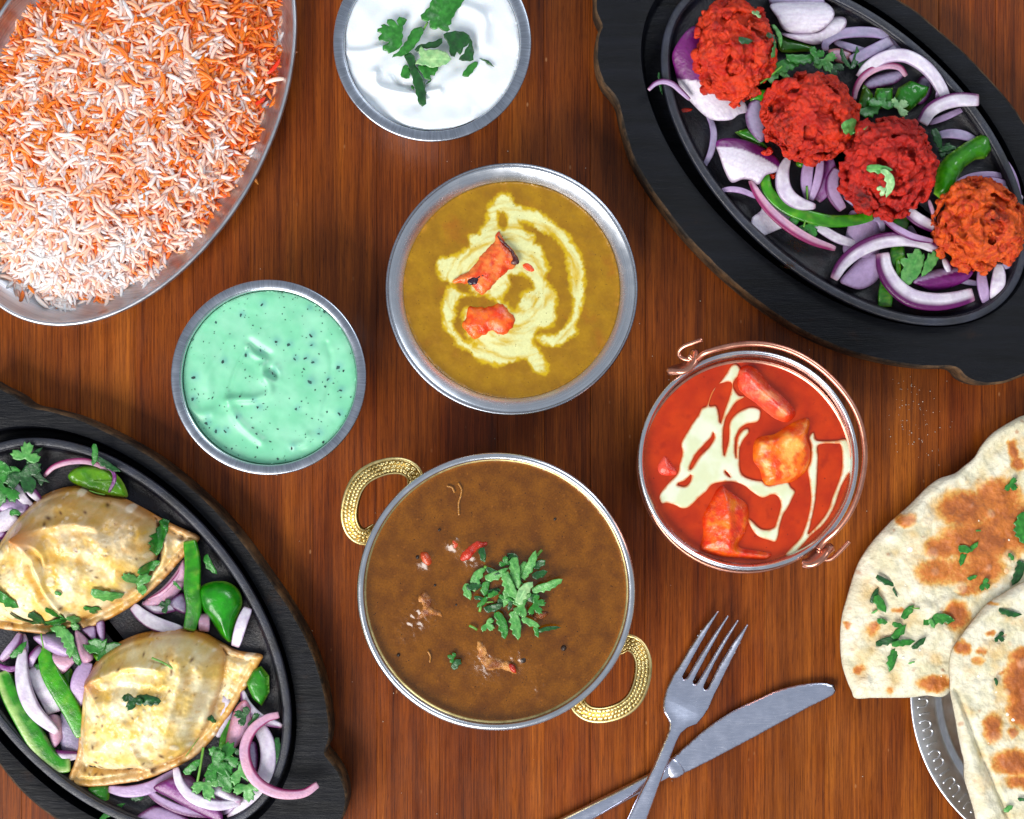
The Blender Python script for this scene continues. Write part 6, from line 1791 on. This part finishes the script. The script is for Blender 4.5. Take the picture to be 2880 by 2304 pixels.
lst(FA, 1.5685, 'coriander on the fritter plate', [
    (762, 68, 'f', 26, -60, 0, 'p', 124, 'pale coriander bit near the top of the tallest fritter'),
    (715, 184, 's', 58, 5, 28, 'd', 122, 'dark coriander bit in the middle of the tallest fritter'),
    (835, 155, 'f', 40, 80, 0, 'd', 160, 'dark lobed leaf at the right side of the tallest fritter'),
    (862, 160, 's', 100, 72, 20, 'l', 168, 'thin light shred running down the right of the tallest fritter'),
    (845, 225, 's', 80, 110, 26, 'l', 156, 'light shred at the lower right flank of the tallest fritter'),
    (870, 300, 's', 150, -38, 44, 'l', 140, 'bright coriander stalk with leaf between first and second fritter'),
    (905, 290, 's', 130, -20, 50, 'm', 144, 'wide green shred left of the bunch above the second fritter'),
    (830, 330, 't', 110, -38, 4, 'l', 150, 'light green stem between the first two fritters'),
    (975, 265, 's', 150, -8, 40, 'm', 148, 'coriander shred in the bunch above the second fritter'),
    (1060, 262, 'f', 60, 60, 0, 'l', 150, 'coriander leaf at the right of the bunch above the second fritter'),
    (1015, 250, 'f', 48, -20, 0, 'm', 156, 'curled leaf in the bunch above the second fritter'),
    (890, 335, 's', 60, 40, 24, 'l', 144, 'curled leaf tip over the second fritter'),
    (1100, 290, 'f', 56, 90, 0, 'd', 134, 'dark leaf hanging at the end of the bunch'),
    (1150, 265, 's', 90, 65, 20, 'd', 135, 'dark narrow shred on the orange stained onion'),
    (1205, 260, 's', 100, -75, 26, 'd', 131, 'dark upright shred left of the white arch'),
    (1215, 290, 'f', 66, -30, 0, 'd', 125, 'flat dark leaf left of the white onion arch'),
    (1180, 545, 's', 96, -20, 34, 'l', 118, 'upper leaf piece between second and largest fritter'),
    (1190, 575, 's', 104, -12, 34, 'l', 174, 'lower leaf piece between second and largest fritter'),
    (1275, 490, 's', 110, -30, 44, 'm', 144, 'coriander leaf below the square pepper block'),
    (1310, 470, 'f', 62, -80, 0, 'm', 148, 'serrated leaf tip in front of the square pepper block'),
    (1385, 482, 'f', 54, -40, 0, 'p', 146, 'pale serrated leaf tip above the largest fritter'),
    (1215, 490, 'f', 40, 200, 0, 'm', 136, 'small leaf left of the pepper blocks'),
    (1308, 748, 's', 100, 6, 34, 'l', 128, 'level coriander shred on top of the largest fritter'),
    (1352, 805, 's', 110, 78, 36, 'p', 128, 'upright pale coriander shred on top of the largest fritter'),
    (1325, 830, 'f', 30, 100, 0, 'p', 124, 'tiny pale frill beside the upright shred on the largest fritter'),
    (985, 870, 't', 90, 92, 5, 'l', 131, 'dark stem standing over the upright onion slices'),
    (955, 955, 'f', 62, 215, 0, 'm', 125, 'left lobe of the leaf on the long green crescent'),
    (990, 990, 'f', 60, 60, 0, 'm', 125, 'right lobe of the leaf on the long green crescent'),
    (980, 960, 't', 80, 100, 4, 'l', 133, 'light stem over the leaf on the green crescent'),
    (1560, 615, 's', 90, 70, 34, 'd', 115, 'dark leaf right of the largest fritter'),
    (1610, 655, 's', 80, -5, 24, 'd', 107, 'dark leaf shred beneath the big bent pepper'),
    (1655, 745, 's', 60, 100, 28, 'd', 115, 'dark fold of leaf below the big bent pepper'),
    (1590, 660, 'f', 40, 30, 0, 'd', 105, 'dark leaf scrap left of the big bent pepper'),
    (338, 370, 's', 90, 80, 12, 'd', 125, 'dark leaf edge outside the left rim of the plate')], g_fritter)
traced(FA, [(1400, 1250), (1398, 1200), (1412, 1180), (1396, 1160), (1400, 1140), (1430, 1142), (1425, 1118), (1450, 1118), (1462, 1096), (1482, 1098), (1492, 1125), (1502, 1118), (1502, 1150), (1492, 1185), (1480, 1215), (1455, 1240), (1430, 1262)], 140, 'big left lobe of the flat coriander leaf inside the purple ring', 'coriander on the fritter plate', 'l', 6, (1430, 1260))
traced(FA, [(1490, 1222), (1500, 1170), (1515, 1140), (1520, 1115), (1535, 1120), (1540, 1105), (1558, 1112), (1552, 1130), (1576, 1132), (1560, 1155), (1545, 1180), (1520, 1205)], 142, 'small right lobe of the flat coriander leaf inside the purple ring', 'coriander on the fritter plate', 'l', 5, (1490, 1220))

lst(FB, 1.387, 'coriander on the samosa plate', [
    (100, 320, 'f', 62, -80, 0, 'l', 150, 'light curled leaf at the top of the upper left bunch'),
    (85, 370, 'f', 84, 60, 0, 'd', 142, 'large dark leaf of the upper left bunch'),
    (125, 360, 's', 130, 75, 40, 'd', 138, 'dark drooping leaf right in the upper left bunch'),
    (20, 385, 's', 120, -20, 60, 'm', 140, 'green shred at the frame edge in the upper left bunch'),
    (25, 430, 'f', 76, 120, 0, 'm', 136, 'lower leaf of the upper left bunch'),
    (5, 350, 's', 80, 20, 40, 'm', 144, 'leaf cut by the left frame edge'),
    (155, 395, 's', 60, 70, 26, 'd', 136, 'dark leaf tip at the right end of the upper left bunch'),
    (372, 305, 's', 80, 95, 22, 'm', 160, 'curled coriander frond on the upper rim of the plate'),
    (420, 345, 's', 110, 30, 26, 'd', 152, 'coriander frond lying over the lime green pepper'),
    (400, 408, 't', 70, 0, 2.5, 'd', 156, 'dark thin stem on the lime green pepper'),
    (378, 452, 't', 60, 15, 2.5, 'd', 158, 'thin stem at the top edge of the upper samosa'),
    (62, 528, 's', 40, 0, 24, 'm', 140, 'small leaf bit on the shaggy white onion'),
    (632, 625, 's', 130, 105, 44, 'm', 216, 'wide strip of coriander at the right of the upper samosa'),
    (600, 735, 's', 76, -35, 30, 'm', 210, 'coriander strip below the wide one on the upper samosa'),
    (528, 808, 'f', 56, -30, 0, 'l', 200, 'feathered leaf near the right lower edge of the upper samosa'),
    (420, 855, 's', 96, 10, 40, 'l', 224, 'flat light leaf on the lower half of the upper samosa'),
    (358, 900, 'f', 30, 100, 0, 'm', 214, 'small clover-like leaf on the upper samosa'),
    (228, 845, 's', 26, 20, 16, 'm', 254, 'tiny coriander bit on the seam of the upper samosa'),
    (22, 872, 's', 96, 45, 40, 'm', 220, 'dark leaf at the left frame edge on the upper samosa'),
    (110, 955, 's', 100, 25, 18, 'd', 196, 'thin feathery frond at the lower left edge of the upper samosa'),
    (150, 945, 's', 64, 70, 46, 'd', 200, 'dark square leaf piece at the lower edge of the upper samosa'),
    (215, 960, 's', 110, -15, 26, 'm', 196, 'shred lying along the lower edge of the upper samosa'),
    (205, 920, 's', 50, 50, 18, 'm', 214, 'short slanted shred above the lower edge of the upper samosa'),
    (215, 990, 'f', 50, 60, 0, 'm', 178, 'leaf hanging over the lower edge of the upper samosa'),
    (275, 955, 'f', 48, -30, 0, 'l', 196, 'feathered leaf beside the seam end of the upper samosa'),
    (270, 1020, 's', 130, 60, 44, 'l', 168, 'light folded leaf drooping from the samosa point'),
    (295, 1080, 's', 90, 70, 30, 'm', 158, 'leaf tip below the light folded leaf'),
    (310, 1110, 's', 30, 80, 16, 'm', 156, 'last small tip of the drooping leaf'),
    (78, 1065, 's', 80, -45, 24, 'm', 150, 'coriander shred across the onion at the left'),
    (165, 1030, 't', 56, 80, 3, 'l', 168, 'thin green stem on the pink-lilac onion petal'),
    (420, 1040, 'f', 80, 100, 0, 'm', 132, 'green leaf behind the top of the lower samosa'),
    (385, 1060, 's', 90, -20, 36, 'm', 136, 'feathery leaf left of the lower samosa top'),
    (820, 735, 's', 80, 60, 26, 'm', 122, 'curved coriander piece on the black floor near the upper right rim'),
    (655, 895, 'f', 34, 200, 0, 'd', 132, 'dark leaf below the veined pink petal'),
    (693, 815, 's', 44, 45, 12, 'm', 140, 'small shred on the veined pink petal'),
    (640, 1122, 't', 96, 28, 4, 'd', 262, 'dark green chive-like stem on the lower samosa'),
    (525, 1250, 'f', 44, 110, 0, 'd', 262, 'left leaf of the pair on the lower samosa'),
    (580, 1262, 's', 90, 6, 38, 'd', 264, 'right leaf of the pair on the lower samosa'),
    (830, 1338, 's', 36, 60, 18, 'd', 222, 'small dark leaf near the right edge of the lower samosa'),
    (760, 1430, 't', 110, -55, 1.6, 'd', 214, 'thin curved stem near the right edge of the lower samosa'),
    (960, 1325, 'f', 44, -160, 0, 'd', 152, 'left dark leaf on the pink petal'),
    (985, 1335, 'f', 36, 30, 0, 'd', 150, 'right dark leaf on the pink petal'),
    (1083, 1470, 's', 120, 95, 26, 'd', 122, 'narrow dark leaf along the right rim'),
    (945, 1468, 's', 60, 15, 26, 'd', 158, 'small dark leaf above the right bunch'),
    (780, 1520, 't', 140, 100, 5, 'l', 160, 'bright upright stem in the bottom bunch'),
    (800, 1580, 'f', 66, 70, 0, 'l', 160, 'light leaf at the lower left of the bottom bunch'),
    (830, 1510, 'f', 76, 20, 0, 'm', 166, 'bright green leaf in the middle of the bottom bunch'),
    (870, 1490, 'f', 70, -60, 0, 'm', 160, 'leaf at the top of the bottom bunch'),
    (870, 1560, 's', 130, 60, 60, 'm', 162, 'wide leaf running down the bottom bunch'),
    (755, 1520, 's', 80, -40, 30, 'm', 158, 'leaf at the left end of the bottom bunch, by the samosa'),
    (930, 1530, 'f', 64, 30, 0, 'l', 164, 'leaf at the right end of the bottom bunch'),
    (965, 1590, 'f', 60, 80, 0, 'l', 162, 'feathery leaf lying on the white onion arc'),
    (930, 1510, 't', 90, 50, 3, 'd', 168, 'curled dark stem on the right of the bottom bunch'),
    (540, 1640, 's', 50, -10, 26, 'd', 112, 'small dark leaf on the iron floor below the lower samosa'),
    (440, 1690, 's', 110, -35, 22, 'm', 112, 'curved leaf on the floor beside the pepper tip'),
    (150, 1132, 's', 26, 60, 20, 'm', 122, 'tiny leaf between the pepper strip and the pale onion arc')], g_samosa)

zn = lambda f, x, y, h: h + float(f(np.array([x]), np.array([y]), np.array([60.]))[0])
for x, y, kind, size, ang, wd, tone, lb in [
        (825, 325, 'f', 40, 40, 0, 'm', 'single dark leaf high on the large naan'),
        (876, 520, 's', 150, 80, 60, 'm', 'broad leaf at the right frame edge on the large naan'),
        (865, 700, 's', 110, 110, 40, 'd', 'dark shred where the two naans meet'),
        (640, 600, 's', 56, 10, 34, 'm', 'left part of the Y shaped sprig on the brown patch'),
        (675, 592, 's', 64, -42, 22, 'm', 'right arm of the Y shaped sprig on the brown patch'),
        (630, 640, 's', 60, 110, 26, 'm', 'lower end of the Y shaped sprig on the brown patch'),
        (698, 522, 's', 24, 0, 8, 'm', 'tiny green fleck on the brown patch'),
        (672, 718, 's', 44, -20, 18, 'm', 'small stalk left of the leaf near the naan overlap'),
        (716, 742, 'f', 34, 30, 0, 'm', 'leaf right of the small stalk near the naan overlap'),
        (312, 735, 's', 90, 25, 26, 'd', 'feathery shred high on the left of the large naan'),
        (350, 780, 's', 44, 65, 10, 'd', 'thin tail of the feathery shred'),
        (265, 790, 's', 70, -65, 24, 'd', 'dark narrow leaf at the left of the large naan'),
        (288, 830, 's', 80, 60, 40, 'm', 'wider leaf beside the dark narrow one'),
        (266, 858, 's', 30, -35, 10, 'l', 'bright small stalk below the wider leaf'),
        (296, 900, 's', 46, 10, 26, 'm', 'small curled leaf alone at the left'),
        (405, 860, 's', 76, -50, 32, 'm', 'leaf running up to a short stalk'),
        (438, 846, 't', 30, 2, 2.2, 'l', 'short stalk at the end of the rising leaf'),
        (360, 915, 's', 44, 10, 24, 'm', 'small leaf between the curled one and the long shred'),
        (370, 945, 's', 80, -45, 36, 'm', 'middle of the long shred on the large naan'),
        (320, 980, 's', 100, -10, 34, 'd', 'left arm of the forked leaf in the lower part of the large naan'),
        (385, 988, 's', 100, -8, 30, 'm', 'right arm of the forked leaf in the lower part of the large naan'),
        (335, 1060, 's', 100, 110, 40, 'm', 'leaf hanging below the forked leaf'),
        (452, 990, 's', 72, -40, 24, 'd', 'dark brownish shred right of the forked leaf'),
        (535, 888, 's', 130, -2, 46, 'm', 'largest flat leaf near the middle of the large naan'),
        (505, 908, 's', 44, 60, 24, 'l', 'small lobe below the largest flat leaf'),
        (420, 1070, 's', 28, -20, 8, 'l', 'tiny bright green bit below the dark brownish shred'),
        (835, 632, 's', 34, 60, 20, 'm', 'tiny leaf at the upper right overlap of the naans')]:
    p = FN((x, y))[0]; leaf(p[0], p[1], zn(zn1, p[0], p[1], 92) + 1, kind, size / 1.4817, ang, lb, 'coriander on the naans', tone, wd / 1.4817 if wd and kind != 't' else wd, curl=3)
for x, y, kind, size, ang, wd, tone, lb in [
        (830, 868, 's', 100, 12, 28, 'd', 'dark leaf strip near the top of the front naan'),
        (778, 960, 'f', 32, 40, 0, 'd', 'dark small leaf below the leaf strip on the front naan'),
        (770, 1152, 's', 34, 80, 14, 'd', 'tiny leaf in the middle of the front naan'),
        (822, 1678, 's', 44, -30, 24, 'l', 'bright green leaf bit near the bottom of the front naan'),
        (878, 1642, 's', 34, 0, 16, 'd', 'dark leaf bit at the lower right frame edge')]:
    p = FN((x, y))[0]; leaf(p[0], p[1], zn(zn2, p[0], p[1], 128) + 1, kind, size / 1.4817, ang, lb, 'coriander on the naans', tone, wd / 1.4817 if wd else None, curl=3)
for i, (x, y, r, f, h, lb) in enumerate([(700, 482, 8, zn1, 92, 'square white garlic bit on the brown patch of the large naan'), (415, 600, 14, zn1, 92, 'white garlic crumbs at the left of the large naan'), (828, 562, 6, zn1, 92, 'small white garlic bit at the right of the brown patch'),
                                         (455, 1022, 8, zn1, 92, 'garlic bit beside the dark brownish shred'), (388, 1052, 8, zn1, 92, 'garlic bit right of the hanging leaf'), (815, 690, 14, zn1, 92, 'orange tinted garlic piece near the naan overlap'), (395, 750, 6, zn1, 92, 'garlic bit right of the feathery shred'),
                                         (545, 1130, 7, zn1, 92, 'garlic bit at the lower tip of the large naan'), (820, 1288, 10, zn2, 128, 'garlic bit above the lower brown patches on the front naan'), (792, 1245, 9, zn2, 128, 'garlic bit left of the big brown patch, lowest of three'), (775, 1195, 8, zn2, 128, 'garlic bit left of the big brown patch, highest of three'),
                                         (845, 1312, 11, zn2, 128, 'larger garlic bit at the right of the front naan'), (742, 1408, 7, zn2, 128, 'white garlic bit beside the long brown spot'), (700, 1128, 9, zn2, 128, 'glassy garlic bit in the buttery area of the front naan'), (760, 1230, 7, zn2, 128, 'garlic bit left of the big brown patch, middle of three')]):
    p = FN((x, y))[0]
    lump('garlic_bit', disc(p[0], p[1], r / 1.48 * 1.0, 9).tolist(), zn(f, p[0], p[1], h), 4, M_onion, '#f0e8d0' if 'orange' not in lb else '#e8a060', '#fffaf0' if 'orange' not in lb else '#f0c090', lb, 'garlic', 'garlic bits on the naans', seed=900 + i, edge=2, step=3, sink=2)
# spice smudges on the iron plate and stray dust
for lb, cxy, n, sp in (('mound of green-brown spice dust on the black plate floor', FA((945, 1085))[0], 260, (30, 18)), ('spice dust on the lower left rim of the fritter plate', FA((910, 1172))[0], 90, (15, 9))):
    it = []
    zt = 105 if 'floor' in lb else 146
    for i in range(n):
        x, y = rng.normal(cxy[0], sp[0] * .55), rng.normal(cxy[1], sp[1] * .6); r = rng.uniform(.7, 1.5)
        c = np.array(W(x, y, zt))
        a = np.array([[1, 0, 0], [-.6, .8, 0], [-.5, -.8, 0], [0, 0, .8]]) * r
        it.append((a + c, [[0, 1, 3], [1, 2, 3], [2, 0, 3], [0, 2, 1]], np.tile(hx(['#5a3a10', '#6a2a0c', '#3a4010'][i % 3]), (4, 1))))
    v, f, c = join_raw(it); tag(build('spice_dust', v, f, M_fleck, None, c, flat=True), lb, 'spice', kind='stuff')
